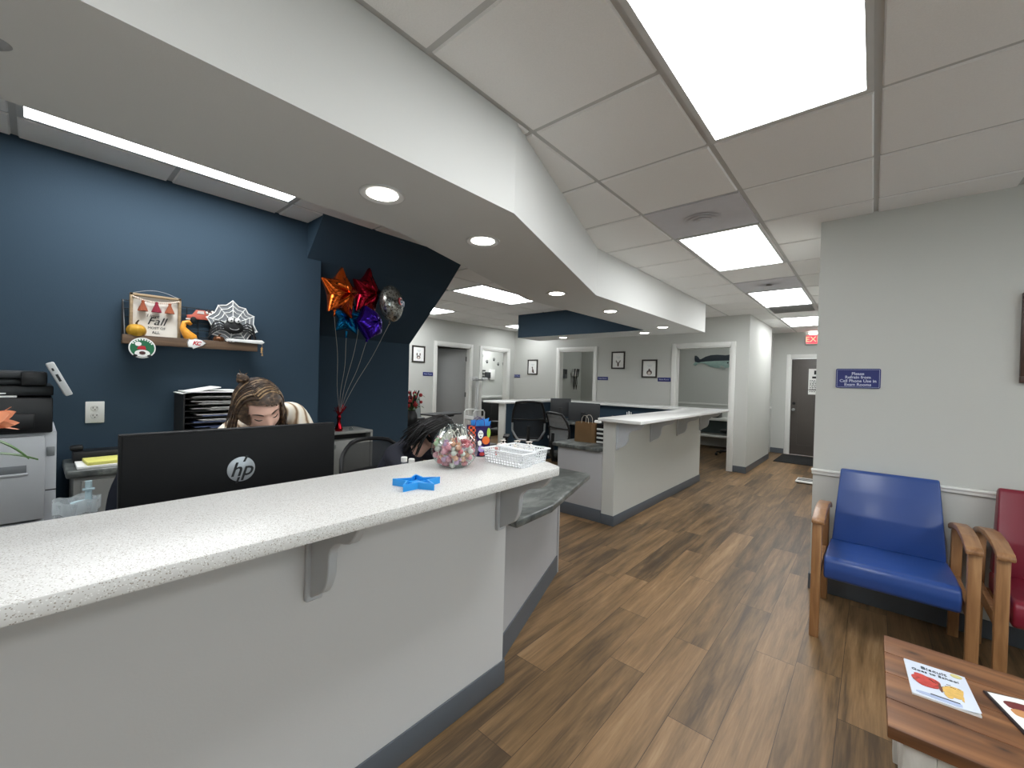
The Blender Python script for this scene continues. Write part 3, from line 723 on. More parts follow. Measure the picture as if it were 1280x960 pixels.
k = MB(); k.box(-.99, -.76, 10.315, 10.319, 1.255, 1.775); k.build('sheet', PAPER, nt_)
k = MB()
rn = random.Random(3)
k.box(-.90, -.80, 10.312, 10.315, 1.66, 1.74); k.box(-.93, -.82, 10.312, 10.315, 1.58, 1.62)
for r_ in range(9):
    x = -.97
    while x < -.79:
        q = rn.uniform(.012, .04); k.box(x, x + q, 10.312, 10.315, 1.53 - r_ * .028, 1.543 - r_ * .028); x += q + .012
k.build('printing', INK, nt_)
ex = thing('exit_sign', 'red lit exit sign over the brown door', 'exit sign', (-.9, 10.25, 2.36))
k = MB(); k.box(-1.06, -.74, 10.22, 10.30, 2.26, 2.46, b=.006); k.build('housing', mat('exit_white', (206, 200, 196), .4), ex)
k = MB(); k.box(-1.035, -.765, 10.217, 10.221, 2.28, 2.44); k.build('face', emit('exit_red', (255, 70, 84), 1.3), ex)
text('lettering', 'EXIT', .15, emit('exit_letters', (255, 190, 150), 1.1), ex, (-.9, 10.216, 2.36), (1, 0, 0), (0, 0, 1))
k = MB(); k.box(-1.0, -.8, 10.2, 10.28, 2.47, 2.50, b=.004); k.build('lamp_head', emit('exit_lamp', (255, 250, 245), 3), ex)
em = thing('wall_grille', 'small grey wall grille left of the exit sign', 'grille', (-1.15, 10.29, 2.4))
k = MB(); k.box(-1.22, -1.09, 10.285, 10.30, 2.31, 2.43)
for z in (2.335, 2.37, 2.405): k.box(-1.21, -1.10, 10.278, 10.286, z, z + .012)
k.build('grille_plate', WALL, em)

# ================================================================== COUNTER TOP THINGS
# rigid blue star
st = thing('star_dish', 'bright blue plastic star lying on the quartz countertop', 'star', (-1.070, .790, CH))
def starpts(R, r, a0=0, n=5): return [((R if i % 2 == 0 else r) * math.cos(a0 + i * PI / n), (R if i % 2 == 0 else r) * math.sin(a0 + i * PI / n)) for i in range(2 * n)]
a0 = math.radians(148)
BL = mat('blue_plastic', (36, 146, 222), .35, 0, .04)
k = MB(); o_, i_ = starpts(.078, .036, a0), starpts(.066, .029, a0)
k.prism(o_, 'z', 0, .005)
t_ = bmesh.new(); lo = [t_.verts.new((p[0], p[1], .004)) for p in o_]; hi = [t_.verts.new((p[0], p[1], .021)) for p in o_]; ih = [t_.verts.new((p[0], p[1], .021)) for p in i_]; il = [t_.verts.new((p[0], p[1], .004)) for p in i_]
for i in range(10):
    j = (i + 1) % 10
    t_.faces.new((lo[i], lo[j], hi[j], hi[i])); t_.faces.new((hi[i], hi[j], ih[j], ih[i])); t_.faces.new((ih[i], ih[j], il[j], il[i]))
bmesh.ops.recalc_face_normals(t_, faces=t_.faces); k._join(t_, 0)
k.build('rim', BL, st, world=False)
k = MB(); k.prism(starpts(.038, .017, a0), 'z', .005, .014, b=.002); k.build('inner_star', BL, st, world=False)

# candy jar full of lollipops
JX, JY, JR = -1.222, 1.075, .092
jr = thing('candy_jar', 'round glass candy jar full of lollipops on the quartz countertop', 'jar', (JX, JY, CH))
prof = []
for i in range(25):
    a = -PI / 2 + .62 + i / 24 * (PI - .62 - .30); prof.append((JR * math.cos(a), JR * .93 * math.sin(a) + JR * .79))
prof = [(0, .001), (.045, .0)] + prof
prof += [(prof[-1][0] + .004, prof[-1][1] + .005), (prof[-1][0] + .0005, prof[-1][1] + .006)]
k = MB(); k.lathe(prof, (JX, JY, CH), 48); k.build('bowl', GLASS, jr, smooth=60)
k = MB(); rr = prof[-1][0]; k.tube([(JX + rr * math.cos(2 * PI * i / 40), JY + rr * math.sin(2 * PI * i / 40), CH + prof[-1][1]) for i in range(40)], .0025, 8, closed=True); k.build('rim', GLASS, jr)
WRAPS = [mat('wrapper_pink', (226, 150, 164), .3, 0, .35, 160), mat('wrapper_red', (214, 110, 118), .3, 0, .3, 160), mat('wrapper_green', (190, 212, 172), .3, 0, .3, 160), mat('wrapper_yellow', (232, 222, 176), .3, 0, .3, 160),
         mat('wrapper_orange', (230, 172, 142), .3, 0, .3, 160), mat('wrapper_mauve', (200, 160, 192), .3, 0, .3, 160), mat('wrapper_white', (228, 226, 216), .3, 0, .1, 160)]
STK = mat('white_stick', (236, 232, 222), .6, 0, .02)
lol = []
for i, wm in enumerate(WRAPS):
    t = thing('lollipop', 'wrapped lollipop on a white stick inside the round glass jar', 'lollipop', (0, 0, -5), 0, 'lollipops in the glass jar')
    k = MB(); k.ball((0, 0, 0), (.0108, .0108, .0100), 10); k.lathe([(.004, .008), (.0105, .017), (.007, .021), (.002, .012)], (0, 0, 0), 7); k.build('candy', wm, t, world=False)
    k = MB(); k.tube([(0, 0, .008), (0, 0, .062)], .0022, 6); k.build('stick', STK, t, world=False)
    lol.append(t)
rn = random.Random(11); placed = []; tries = 0; first = {}
while len(placed) < 92 and tries < 9000:
    tries += 1
    z = rn.uniform(.012, .100); rm = JR * math.sqrt(max(0, 1 - ((z - JR * .79) / (JR * .93)) ** 2)) - .0130
    if rm <= 0: continue
    a = rn.uniform(0, 2 * PI); r = rm * math.sqrt(rn.uniform(.2, 1)); p = V((r * math.cos(a), r * math.sin(a), z))
    if z > .06 and p.y * .8 - p.x * .2 > .018: continue          # hollow towards the far right of the jar
    if any((p - q).length < .0168 for q in placed): continue
    d = (V((rn.gauss(0, .5) - p.x * 7, rn.gauss(0, .5) - p.y * 7, rn.uniform(.1, 1.2))) if z < .045 else V((rn.gauss(0, .35) - p.x * 2, rn.gauss(0, .35) - p.y * 2, 1))).normalized()
    e = p + d * .064; ok = math.hypot(e.x, e.y) < .088 * math.sqrt(max(.01, 1 - ((e.z - JR * .79) / (JR * .95)) ** 2)) - .004 and e.z < .135
    if not ok: d = (V((p.x * .55 + rn.gauss(0, .016), p.y * .55 + rn.gauss(0, .016), max(p.z + .05, .125))) - p).normalized()
    placed.append(p)
    Mx = Matrix.Translation(V((JX, JY, CH)) + p) @ d.to_track_quat('Z', 'Y').to_matrix().to_4x4()
    i = rn.choice((0, 0, 0, 1, 1, 2, 3, 4, 5, 6, 6))
    if i not in first: first[i] = 1; lol[i].matrix_world = Mx
    else: dup(lol[i], None, M=Mx)

# halloween gift bag
GX, GY = -1.318, 1.297
gb = thing('gift_bag', 'purple and orange halloween gift bag with blue tissue behind the candy jar', 'gift bag', (GX, GY, CH), math.radians(58))
k = MB()
t_ = bmesh.new(); q = [(-.046, -.024), (.046, -.024), (.046, .024), (-.046, .024)]
A = [t_.verts.new((x, y, .001)) for x, y in q]; B_ = [t_.verts.new((x * 1.06, y * 1.06, .135)) for x, y in q]
t_.faces.new(A[::-1])
for i in range(4): t_.faces.new((A[i], A[(i + 1) % 4], B_[(i + 1) % 4], B_[i]))
bmesh.ops.solidify(t_, geom=t_.faces[:], thickness=.0008); k._join(t_, 0)
k.build('bag', mat('purple_print_bag', (58, 38, 108), .35, 0, .3, 30), gb, world=False)
k = MB(); k.box(-.0505, -.018, -.0266, -.0252, .002, .137, M=Matrix.Identity(4)); k.build('check_band', checker_mat('orange_check', (222, 84, 36), (28, 18, 22), 90), gb, world=False)
def disc(mb, x, z, rx, rz, y=-.0275, mi=0): mb.prism([(x + rx * math.cos(2 * PI * i / 20), z + rz * math.sin(2 * PI * i / 20)) for i in range(20)], 'y', y - .0012, y, mi=mi)
k = MB(); disc(k, .004, .098, .012, .018); disc(k, .000, .060, .009, .012); disc(k, .028, .072, .017, .018, mi=1); disc(k, .008, .034, .014, .014, mi=2); disc(k, .040, .105, .008, .022, mi=3); disc(k, .012, .012, .012, .008, mi=4)
for dx, dz in ((-.004, .004), (.005, .004)): disc(k, .004 + dx, .098 + dz, .0022, .003, -.029, 5)
disc(k, .004, .089, .003, .003, -.029, 5)
k.build('printed_shapes', [PAPER, mat('pumpkin_orange', (230, 110, 40), .5), mat('lilac_print', (180, 158, 220), .5), mat('lime_print', (160, 200, 70), .5), mat('red_dot', (180, 50, 50), .5), INK], gb, world=False)
k = MB()
for i in range(6):
    a = i * 1.05; cx, cy = .022 * math.cos(a) + .008, .010 * math.sin(a)
    k.prism([(cx - .018, .11), (cx + .016, .11), (cx + .026, .155 + .008 * (i % 3)), (cx + .002, .148 + .012 * (i % 2)), (cx - .022, .158)], 'y', cy - .0006, cy + .0006, M=Matrix.Rotation(.25 * math.sin(i * 2.1), 4, 'Z'))
k.build('tissue_paper', mat('blue_tissue', (44, 128, 206), .6, 0, .15, 40), gb, world=False)
k = MB()
for y in (-.026, .026): k.tube([(-.022, y, .132), (-.018, y, .16), (0, y, .172), (.018, y, .16), (.022, y, .132)], .0016, 6)
k.build('handle', mat('purple_cord', (70, 40, 110), .6), gb, world=False)
pp = thing('gift_box', 'small red patterned gift box beside the halloween bag', 'box', (-1.30, 1.365, CH), math.radians(50))
k = MB(); k.box(-.03, .03, -.02, .02, 0, .03, b=.002); k.build('box', blotch_mat('red_pattern', [(0, (190, 70, 70)), (.4, (214, 150, 140)), (.7, (150, 40, 44))], 70), pp, world=False)
k = MB(); k.box(-.031, .031, -.021, .021, .024, .034, b=.002); k.build('lid', mat('pink_lid', (206, 150, 146), .5, 0, .3, 60), pp, world=False)

# white slotted baskets
def basket(label, loc, rot, w, d, h, group=None):
    t = thing('plastic_basket', label, 'basket', loc, rot, group)
    WP = white_plastic
    k = MB()
    def sidewall(a, b_, n, rows):               # lattice wall between plan points a, b_ (flaring upwards)
        A, B2 = V((a[0], a[1], 0)), V((b_[0], b_[1], 0)); L_ = (B2 - A).length; dr_ = (B2 - A) / L_; nr = V((dr_.y, -dr_.x, 0))
        def at(s, z): return A + dr_ * s + nr * (.012 * z / h) + V((0, 0, z))
        def bar(s0, s1, z0, z1, th=.0016):
            t2 = bmesh.new(); vs = []
            for off in (0, th):
                for s_, z_ in ((s0, z0), (s1, z0), (s1, z1), (s0, z1)): vs.append(t2.verts.new(at(s_, z_) + nr * off))
            for f in ((0, 1, 2, 3), (7, 6, 5, 4), (0, 4, 5, 1), (1, 5, 6, 2), (2, 6, 7, 3), (3, 7, 4, 0)): t2.faces.new([vs[q_] for q_ in f])
            bmesh.ops.recalc_face_normals(t2, faces=t2.faces); k._join(t2, 0)
        for i in range(n + 1):
            s_ = L_ * i / n; bar(max(0, s_ - .0024), min(L_, s_ + .0024), 0, h)
        for r_ in range(rows + 1):
            z_ = h * r_ / rows; bar(0, L_, max(0, z_ - .0022), min(h, z_ + .0022))
    c_ = [(-w / 2, -d / 2), (w / 2, -d / 2), (w / 2, d / 2), (-w / 2, d / 2)]
    sidewall(c_[0], c_[1], 13, 5); sidewall(c_[1], c_[2], max(5, int(d / .0130)), 5); sidewall(c_[2], c_[3], 13, 5); sidewall(c_[3], c_[0], max(5, int(d / .0130)), 5)
    k.build('lattice', WP, t, world=False, smooth=None)
    k = MB(); k.box(-w / 2, w / 2, -d / 2, d / 2, 0, .003); k.build('bottom', WP, t, world=False)
    k = MB(); e = .013
    for a in ((-w / 2 - e - .004, w / 2 + e + .004, -d / 2 - e - .004, -d / 2 - e + .003), (-w / 2 - e - .004, w / 2 + e + .004, d / 2 + e - .003, d / 2 + e + .004), (-w / 2 - e - .004, -w / 2 - e + .003, -d / 2 - e, d / 2 + e), (w / 2 + e - .003, w / 2 + e + .004, -d / 2 - e, d / 2 + e)):
        k.box(*a, h - .004, h + .002, b=.001)
    k.build('rim', WP, t, world=False)
white_plastic = mat('white_plastic', (236, 238, 240), .4, 0, .01)
basket('white slotted plastic basket nearest the viewer at the counter end', (-1.108, 1.262, CH), 0, .19, .062, .056)
basket('white slotted plastic basket behind the first at the counter end', (-1.115, 1.368, CH), 0, .165, .085, .058)
# skull patterned scarf-like packets standing in the rear
SK = blotch_mat('skull_pattern', [(0, (236, 232, 222)), (.55, (30, 28, 32)), (.75, (214, 200, 200))], 120)
for i, (x, y, c_) in enumerate(((-1.30, 1.44, 'leftmost'), (-1.245, 1.48, 'middle'), (-1.19, 1.50, 'rightmost'))):
    t = thing('treat_bag', 'black and white skull print treat bag, %s of three behind the baskets' % c_, 'treat bag', (x, y, CH), .4)
    k = MB(); k.lathe([(0, 0), (.024, .002), (.031, .02), (.028, .038), (.008, .050)], (0, 0, 0), 12); k.build('pouch', SK, t, world=False)
    k = MB(); k.lathe([(.008, .050), (.016, .058), (.012, .057), (.005, .050)], (0, 0, 0), 9); k.build('ruffle', SK, t, world=False)

# alstroemeria at the left edge
fl = thing('flower_vase', 'glass vase of orange lilies at the left edge of the countertop', 'flowers', (-1.13, -.22, CH))
k = MB(); k.lathe([(0, 0), (.04, 0), (.045, .03), (.036, .10), (.03, .15), (.038, .18)], (-1.13, -.22, CH), 28); k.build('vase', GLASS, fl)
GRN = mat('leaf_green', (74, 112, 52), .45, 0, .2, 20); PET = mat('orange_petal', (222, 142, 104), .55, 0, .25, 30)
heads = [((-1.12, -.064, CH + .243), (.15, 1.0, .22)), ((-1.12, -.088, CH + .220), (.2, .9, -.3)), ((-1.16, -.11, CH + .27), (-.2, .5, .8)), ((-1.09, -.2, CH + .29), (.4, .1, .9)), ((-1.18, -.26, CH + .28), (-.3, -.4, .8)), ((-1.08, -.30, CH + .25), (.4, -.6, .5))]
for p, d in heads:
    k = MB(); p = V(p); d = V(d).normalized()
    k.tube([V((-1.13 + random.uniform(-.01, .01), -.22 + random.uniform(-.01, .01), CH + .02)), V((-1.13, -.21, CH + .16)), (p + V((-1.13, -.21, CH + .16))) / 2 + V((0, 0, .02)), p], .0025, 6); k.build('stem', GRN, fl)
    q = d.to_track_quat('Z', 'Y').to_matrix().to_4x4(); k = MB()
    for i in range(6):
        Mx = Matrix.Translation(p) @ q @ Matrix.Rotation(i * PI / 3, 4, 'Z')
        def pet(u, v): return V(((v - .5) * .024 * math.sin(PI * min(1, u * .92 + .06)) ** .7 * (1 if i % 2 else .75), .003 + .017 * u ** 1.3, .056 * u - .012 * u * u - .004 * abs(v - .5)))
        k.surf(pet, 8, 4, M=Mx)
    k.build('bloom', PET, fl, smooth=80)
for p, d, ln in (((-1.12, -.095, CH + .225), (.05, 1, -.40), .10), ((-1.13, -.1, CH + .178), (.05, 1, .06), .105), ((-1.15, -.13, CH + .2), (-.5, .7, .3), .09), ((-1.1, -.25, CH + .2), (.5, -.7, .2), .09)):
    q = V(d).to_track_quat('Y', 'Z').to_matrix().to_4x4(); k = MB()
    k.surf(lambda u, v: V(((v - .5) * .022 * math.sin(PI * min(1, u * .95 + .04)), ln * u, .012 * math.sin(u * 3) - .012 * u * u + .006 * abs(v - .5))), 10, 4, M=Matrix.Translation(p) @ q)
    k.build('leaf', GRN, fl, smooth=80)

# ================================================================== NAVY WALL
XW = -3.24
sh = thing('wall_shelf', 'brown wooden wall shelf with black wire back on the navy wall', 'shelf', (XW, .64, 1.53))
k = MB(); k.box(XW + .002, XW + .115, .318, .972, 1.534, 1.552, b=.002); k.box(XW + .098, XW + .118, .312, .978, 1.530, 1.582, b=.003); k.build('board', BROWNW, sh)
k = MB()
for y in (.322, .965): k.tube([(XW + .012, y, 1.55), (XW + .012, y, 1.785)], .005, 6); k.tube([(XW + .105, y, 1.58), (XW + .012, y, 1.785)], .004, 6)
for z in (1.60, 1.645, 1.69, 1.735, 1.783): k.tube([(XW + .012, .322, z), (XW + .012, .965, z)], .0028, 5)
for i in range(12): y = .322 + .643 * i / 11; k.tube([(XW + .013, y, 1.555), (XW + .013, y, 1.783)], .0024, 5)
k.build('wire_back', BLACK, sh)
SZ, SX = 1.552, XW + .06     # shelf top surface, a middle depth

fs_ = thing('framed_sign', 'wooden framed fall sign with tassels on the wall shelf', 'sign', (SX, .455, SZ))
k = MB(); X0 = SX - .012; y0, y1, z0, z1 = .345, .575, 1.552, 1.822
k.box(X0, X0 + .012, y0 + .005, y1 - .005, z0 + .005, z1 - .005); k.build('panel', mat('cream_board', (226, 220, 210), .7), fs_)
k = MB()
for a in ((y0, y1, z0, z0 + .014), (y0, y1, z1 - .014, z1), (y0, y0 + .014, z0, z1), (y1 - .014, y1, z0, z1)): k.box(X0, X0 + .028, *a, b=.002)
k.build('frame', FRW, fs_)
for s, y, z, sz, shr in (('I love', .447, .150, .026, .25), ('Fall', .462, .119, .064, .35), ('MOST OF', .465, .080, .019, 0), ('ALL', .462, .055, .022, 0)):
    text('lettering', s, sz, INK, fs_, (X0 + .013, y, 1.552 + z), (0, 1, 0), (0, 0, 1), shear=shr)
k = MB()
for i in range(23):
    u = i / 22; k.ball((X0 + .030, y0 + .014 + u * (y1 - y0 - .028), z1 - .022 - .022 * math.sin(PI * u)), .0052, 8)
k.build('bead_garland', mat('white_beads', (222, 206, 190), .5), fs_)
for i, cc in enumerate(((132, 66, 40), (122, 24, 44), (140, 74, 46))):
    y = y0 + .055 + i * .060; k = MB(); k.lathe([(0, 0), (.008, -.005), (.007, -.015), (.018, -.044), (.024, -.062), (0, -.060)], (X0 + .032, y, z1 - .036), 12); k.build('tassel', mat('tassel_yarn', cc, .9, 0, .3, 120), fs_)
k = MB(); k.tube([(X0 + .01, y0 + .01 + (y1 - y0 - .02) * i / 16, z1 + .028 * math.sin(PI * i / 16)) for i in range(17)], .0016, 5); k.build('wire_handle', STEEL, fs_)

def pumpkin(name, label, c, r, col, metal=0, lobes=9, rough=.4, squash=.8):
    t = thing(name, label, 'pumpkin', (c[0], c[1], c[2]))
    def f(u, v):
        a = 2 * PI * u; ph = -PI / 2 + PI * v; rr = r * (1 - .10 * abs(math.sin(lobes * a / 2)) ** .6 * math.cos(ph)) * math.cos(ph)
        return V((c[0] + rr * math.cos(a), c[1] + rr * math.sin(a), c[2] + r * squash + r * squash * math.sin(ph) * (1 - .18 * math.exp(-(math.cos(ph) / .35) ** 2))))
    k = MB(); k.surf(f, 54, 18, wrap_u=True); k.build('body', mat(name + '_skin', col, rough, metal, .25, 25, .3, 40), t, smooth=80)
    k = MB(); k.tube([(c[0], c[1], c[2] + r * squash * 1.7), (c[0] + .004, c[1], c[2] + r * squash * 2.1), (c[0] + .012, c[1] + .008, c[2] + r * squash * 2.5)], [.007, .005, .004], 6); k.build('stem', mat(name + '_stem', (70, 54, 34), .7), t)
    return t
pumpkin('fabric_pumpkin', 'yellow gold crumpled pumpkin at the left end of the wall shelf', (SX + .035, .372, SZ + .016), .046, (188, 142, 36), .25, 8, .45, .86)
pumpkin('metallic_pumpkin', 'small dark bronze pumpkin right of the gourd on the wall shelf', (SX + .030, .765, SZ + .016), .034, (92, 58, 34), .55, 10, .3, .72)
k = MB(); k.tube([(SX + .034, .640, SZ + .010), (SX + .034, .622, SZ + .036), (SX + .034, .596, SZ + .066), (SX + .034, .580, SZ + .098), (SX + .034, .588, SZ + .128), (SX + .034, .608, SZ + .132), (SX + .034, .622, SZ + .118)], [.020, .032, .024, .015, .013, .014, .008], 14)
tag(k.build('gourd', mat('orange_gourd', (222, 150, 44), .45, 0, .35, 40), None, smooth=80), 'curved yellow orange gourd right of the framed sign', 'gourd')
# wooden truck cut-out hung on the wire
tr = thing('truck_ornament', 'flat red wooden truck cut-out leaning on the shelf wire', 'ornament', (XW + .02, .69, 1.72))
k = MB(); k.prism([(.612, 1.712), (.612, 1.735), (.640, 1.742), (.658, 1.772), (.705, 1.774), (.712, 1.75), (.775, 1.752), (.778, 1.716)], 'x', XW + .018, XW + .026, b=.0015); k.build('body', mat('red_truck_paint', (176, 84, 66), .55, 0, .2, 60), tr)
k = MB()
for y in (.645, .745): k.lathe([(0, 0), (.015, 0), (.015, .006), (.006, .008), (0, .008)], n=16, M=frameM((XW + .026, y, 1.712), (0, 1, 0), (0, 0, 1)))
k.build('wheel', BLACK, tr)
k = MB(); k.prism([(.662, 1.75), (.668, 1.767), (.698, 1.768), (.700, 1.75)], 'x', XW + .026, XW + .028); PPM = mat('pale_paint', (196, 190, 184), .5); k.build('window', PPM, tr)
k = MB(); k.box(XW + .026, XW + .028, .606, .630, 1.706, 1.716); k.build('bumper', PPM, tr)
k = MB()
for i in range(9): k.ball((XW + .022, .715 + i * .0075, 1.762 + .008 * math.sin(i * 2.1)), .009, 8, mi=i % 2)
k.build('load', [mat('white_load', (226, 220, 212), .6), mat('dark_load', (80, 44, 40), .6)], tr)
# spider web decoration
wb = thing('spider_web', 'white spider web decoration with a googly eyed black spider on the shelf', 'decoration', (SX, .86, SZ))
WX = SX - .005; WC = (.852, 1.705)
ang = [math.radians(a) for a in (92, 128, 170, 214, 262, 305, 345, 28, 58)]; rad = [.150, .138, .148, .14, .130, .13, .145, .135, .128]
pt = lambda i, f: V((WX, WC[0] + rad[i] * f * math.cos(ang[i]), WC[1] + rad[i] * f * math.sin(ang[i])))
k = MB(); k.prism([(p.y, p.z) for p in [q for i in range(9) for q in (pt(i, .97), (pt(i, .97) + pt((i + 1) % 9, .97)) / 2 * .90 + V((WX, *WC)) * .10)]], 'x', WX - .004, WX - .001); k.build('mesh_backing', mat('grey_mesh_net', (120, 124, 128), .8, 0, .5, 300), wb)
k = MB(); WHM = mat('white_felt', (232, 232, 230), .8)
for i in range(9): k.tube([V((WX, *WC)), pt(i, 1.03)], .0028, 5)
for f in (.35, .6, .8, 1.0):
    for i in range(9):
        a, b_ = pt(i, f), pt((i + 1) % 9, f); m_ = (a + b_) / 2 * .9 + V((WX, *WC)) * .1
        k.tube([a, a * .5 + m_ * .5 - (a * .25 + b_ * .25 - m_ * .5) * .1, m_, b_ * .5 + m_ * .5, b_], .0026 if f < 1 else .0034, 5)
k.build('web_strands', WHM, wb)
k = MB(); k.ball((WX + .016, .850, 1.682), (.016, .056, .043), 20); k.build('spider_body', BLACKM, wb)
k = MB()
for y in (.829, .868): k.ball((WX + .032, y, 1.726), (.009, .0165, .0165), 14); 
k.build('eyes', WHM, wb)
k = MB()
for y in (.829, .868): k.ball((WX + .0405, y + .002, 1.722), (.002, .005, .005), 10); k.ball((WX + .020, y, 1.724), (.010, .020, .020), 14)
k.build('pupils', BLACKM, wb)
k = MB(); k.tube([(WX + .033, .850 + .030 * math.sin(a), 1.682 - .018 * math.cos(a)) for a in [x * .2 - 1.1 for x in range(12)]], .0014, 5); k.build('smile', WHM, wb)
for s in (-1, 1):
    for i in range(4):
        k = MB(); z0 = 1.692 - i * .010; k.tube([(WX + .014, .850 + s * .045, z0), (WX + .020, .850 + s * (.075 + .004 * i), z0 + .022 - .008 * i), (WX + .016, .850 + s * (.105 + .004 * i), z0 + .012 - .014 * i), (WX + .012, .850 + s * (.122 + .006 * i), z0 - .022 - .014 * i)], .0042, 6); k.build('leg', BLACKM, wb)
k = MB(); k.prism([(.800, 1.586), (.795, 1.60), (1.0, 1.606), (1.018, 1.594), (1.0, 1.58)], 'x', SX + .062, SX + .07, b=.002); tag(k.build('paint_stick', mat('white_paint_stick', (232, 232, 230), .5)), 'white pointed stick along the right edge of the shelf', 'stick')
bd = thing('bead_tassel', 'small hanging tassel of wooden beads at the right shelf end', 'tassel', (SX + .06, 1.0, 1.59))
k = MB(); k.tube([(SX + .064, .998, 1.60), (SX + .066, 1.003, 1.565), (SX + .066, 1.0, 1.545)], .0013, 5); k.build('cord', mat('jute', (150, 120, 80), .9), bd)
k = MB()
for z in (1.552, 1.540, 1.527): k.ball((SX + .066, 1.0, z), .0068, 10)
k.build('beads', mat('gold_bead', (190, 150, 96), .5), bd)
k = MB(); k.lathe([(.002, 0), (.006, -.02), (0, -.02)], (SX + .066, 1.004, 1.522), 8); k.build('fringe', mat('jute_fringe', (160, 130, 92), .9), bd)
# emblems on the shelf front
XF = XW + .119
ah = thing('arrowhead_sign', 'white arrowhead emblem with red letters on the shelf front', 'emblem', (XF, .64, 1.555))
o_ = [(.598, 1.560), (.606, 1.583), (.640, 1.587), (.672, 1.580), (.692, 1.562), (.676, 1.545), (.650, 1.532), (.628, 1.520), (.622, 1.530), (.603, 1.532)]
k = MB(); k.prism(o_, 'x', XF, XF + .003, b=.0008); k.build('plate', PAPER, ah)
k = MB(); c_ = V((.642, 1.556)); q = [(c_.x + (p[0] - c_.x) * .96, c_.y + (p[1] - c_.y) * .96) for p in o_]
k.tube([(XF + .0032, *p) for p in q], .0011, 5, closed=True); k.build('outline', INK, ah)
RED = mat('emblem_red', (186, 28, 44), .5)
text('lettering', 'K', .034, RED, ah, (XF + .0034, .634, 1.557), (0, 1, 0), (0, 0, 1), shear=.3, off=.001)
text('lettering', 'C', .032, RED, ah, (XF + .0036, .652, 1.556), (0, 1, 0), (0, 0, 1), shear=.3, off=.001)
go = thing('round_ornament', 'round green ornament with white rim hanging off the left shelf end', 'ornament', (XF, .40, 1.50))
Mo = frameM((XF + .002, .395, 1.510), (0, 1, 0), (0, 0, 1))
k = MB(); k.lathe([(0, 0), (.058, 0), (.058, .005), (0, .005)], n=40, M=Mo); k.build('rim', PAPER, go)
k = MB(); k.lathe([(0, .005), (.052, .005), (.052, .0062), (0, .0062)], n=40, M=Mo); k.build('disc', mat('green_felt', (28, 104, 68), .7, 0, .1), go)
k = MB()
k.prism([(.03 * math.cos(a) * 1.1, -.030 + .020 * math.sin(a)) for a in [i * 2 * PI / 20 for i in range(20)]], 'z', .006, .008, mi=0, M=Mo)
k.prism([(.014 * math.cos(a), -.028 + .010 * math.sin(a)) for a in [i * 2 * PI / 16 for i in range(16)]], 'z', .008, .0095, mi=1, M=Mo)
k.prism([(-.024, -.006), (.016, -.010), (.012, .010), (-.014, .012)], 'z', .0065, .0085, mi=2, M=Mo)
k.prism([(-.018 + .014 * math.cos(a), .022 + .012 * math.sin(a)) for a in [i * 2 * PI / 16 for i in range(16)]], 'z', .007, .009, mi=0, M=Mo)
for x in (-.03, .03): k.prism([(x + .010 * math.cos(a), -.044 + .007 * math.sin(a)) for a in [i * 2 * PI / 12 for i in range(12)]], 'z', .008, .009, mi=3, M=Mo)
k.build('picture', [PAPER, mat('football_brown', (74, 38, 34), .5), RED, INK], go)
k = MB()
for i in range(9): a = PI * (.18 + .64 * i / 8); k.prism([(.047 * math.cos(a) + .004 * math.cos(b_), .047 * math.sin(a) + .005 * math.sin(b_)) for b_ in [j * PI / 3 for j in range(6)]], 'z', .006, .0072, M=Mo)
k.build('rim_marks', PAPER, go)

# outlet
ou = thing('wall_outlet', 'white double power outlet on the navy wall', 'outlet', (XW, .218, 1.145))
k = MB(); k.box(XW, XW + .006, .181, .256, 1.087, 1.205, b=.003); k.build('plate', mat('outlet_white', (220, 220, 216), .4), ou)
for z in (1.168, 1.126):
    k = MB(); k.lathe([(0, 0), (.017, 0), (.016, .0025), (0, .003)], n=20, M=frameM((XW + .006, .218, z), (0, 1, 0), (0, 0, 1))); f = k.build('socket', mat('socket_white', (206, 206, 202), .4), ou)
    k = MB(); k.box(XW + .0085, XW + .0095, .209, .212, z - .001, z + .008); k.box(XW + .0085, XW + .0095, .224, .227, z - .001, z + .008); k.box(XW + .0085, XW + .0095, .2155, .2205, z - .010, z - .005); k.build('slots', BLACK, f)

# file cabinet, printer
cb = thing('file_cabinet', 'light grey steel file cabinet under the printer at the left edge', 'cabinet', (-2.95, -.3, 0))
FX = -2.66; TOPZ = 1.093
k = MB(); k.box(XW + .01, FX - .05, -.86, .065, 0, TOPZ + .012, b=.004); k.build('body', LGREY, cb)
for z0, z1 in ((.04, .38), (.39, .73), (.74, TOPZ)):
    k = MB(); k.box(FX - .05, FX, -.85, .031, z0, z1, b=.004); d_ = k.build('drawer', LGREY, cb)
    k = MB(); k.box(FX - .001, FX + .003, -.22, -.020, z0 + .20, z0 + .235, b=.001); k.build('pull', mat('recess_grey', (120, 124, 128), .4, .2), d_)
    k = MB(); k.box(FX - .002, FX + .010, -.225, -.015, z0 + .192, z0 + .203, b=.003); k.build('pull_lip', LGREY, d_)
k = MB(); k.box(FX - .052, FX - .044, .036, .06, 1.0, 1.04, b=.002); k.build('latch', mat('latch_grey', (140, 144, 146), .4, .3), cb)
k = MB(); k.box(FX - .052, FX - .0495, .033, .065, .848, .853); k.build('seam', BLACK, cb)
pr_ = thing('printer', 'black office printer with tilted white control panel on the file cabinet', 'printer', (-2.95, -.25, TOPZ + .012))
PZ = TOPZ + .012
k = MB(); k.box(-3.2, -2.68, -.62, .052, PZ, PZ + .15, b=.006); k.box(-3.2, -2.74, -.62, .054, PZ + .156, PZ + .20, b=.006); k.box(-3.2, -2.76, -.6, .035, PZ + .20, PZ + .232, b=.008); k.build('body', BLACK, pr_)
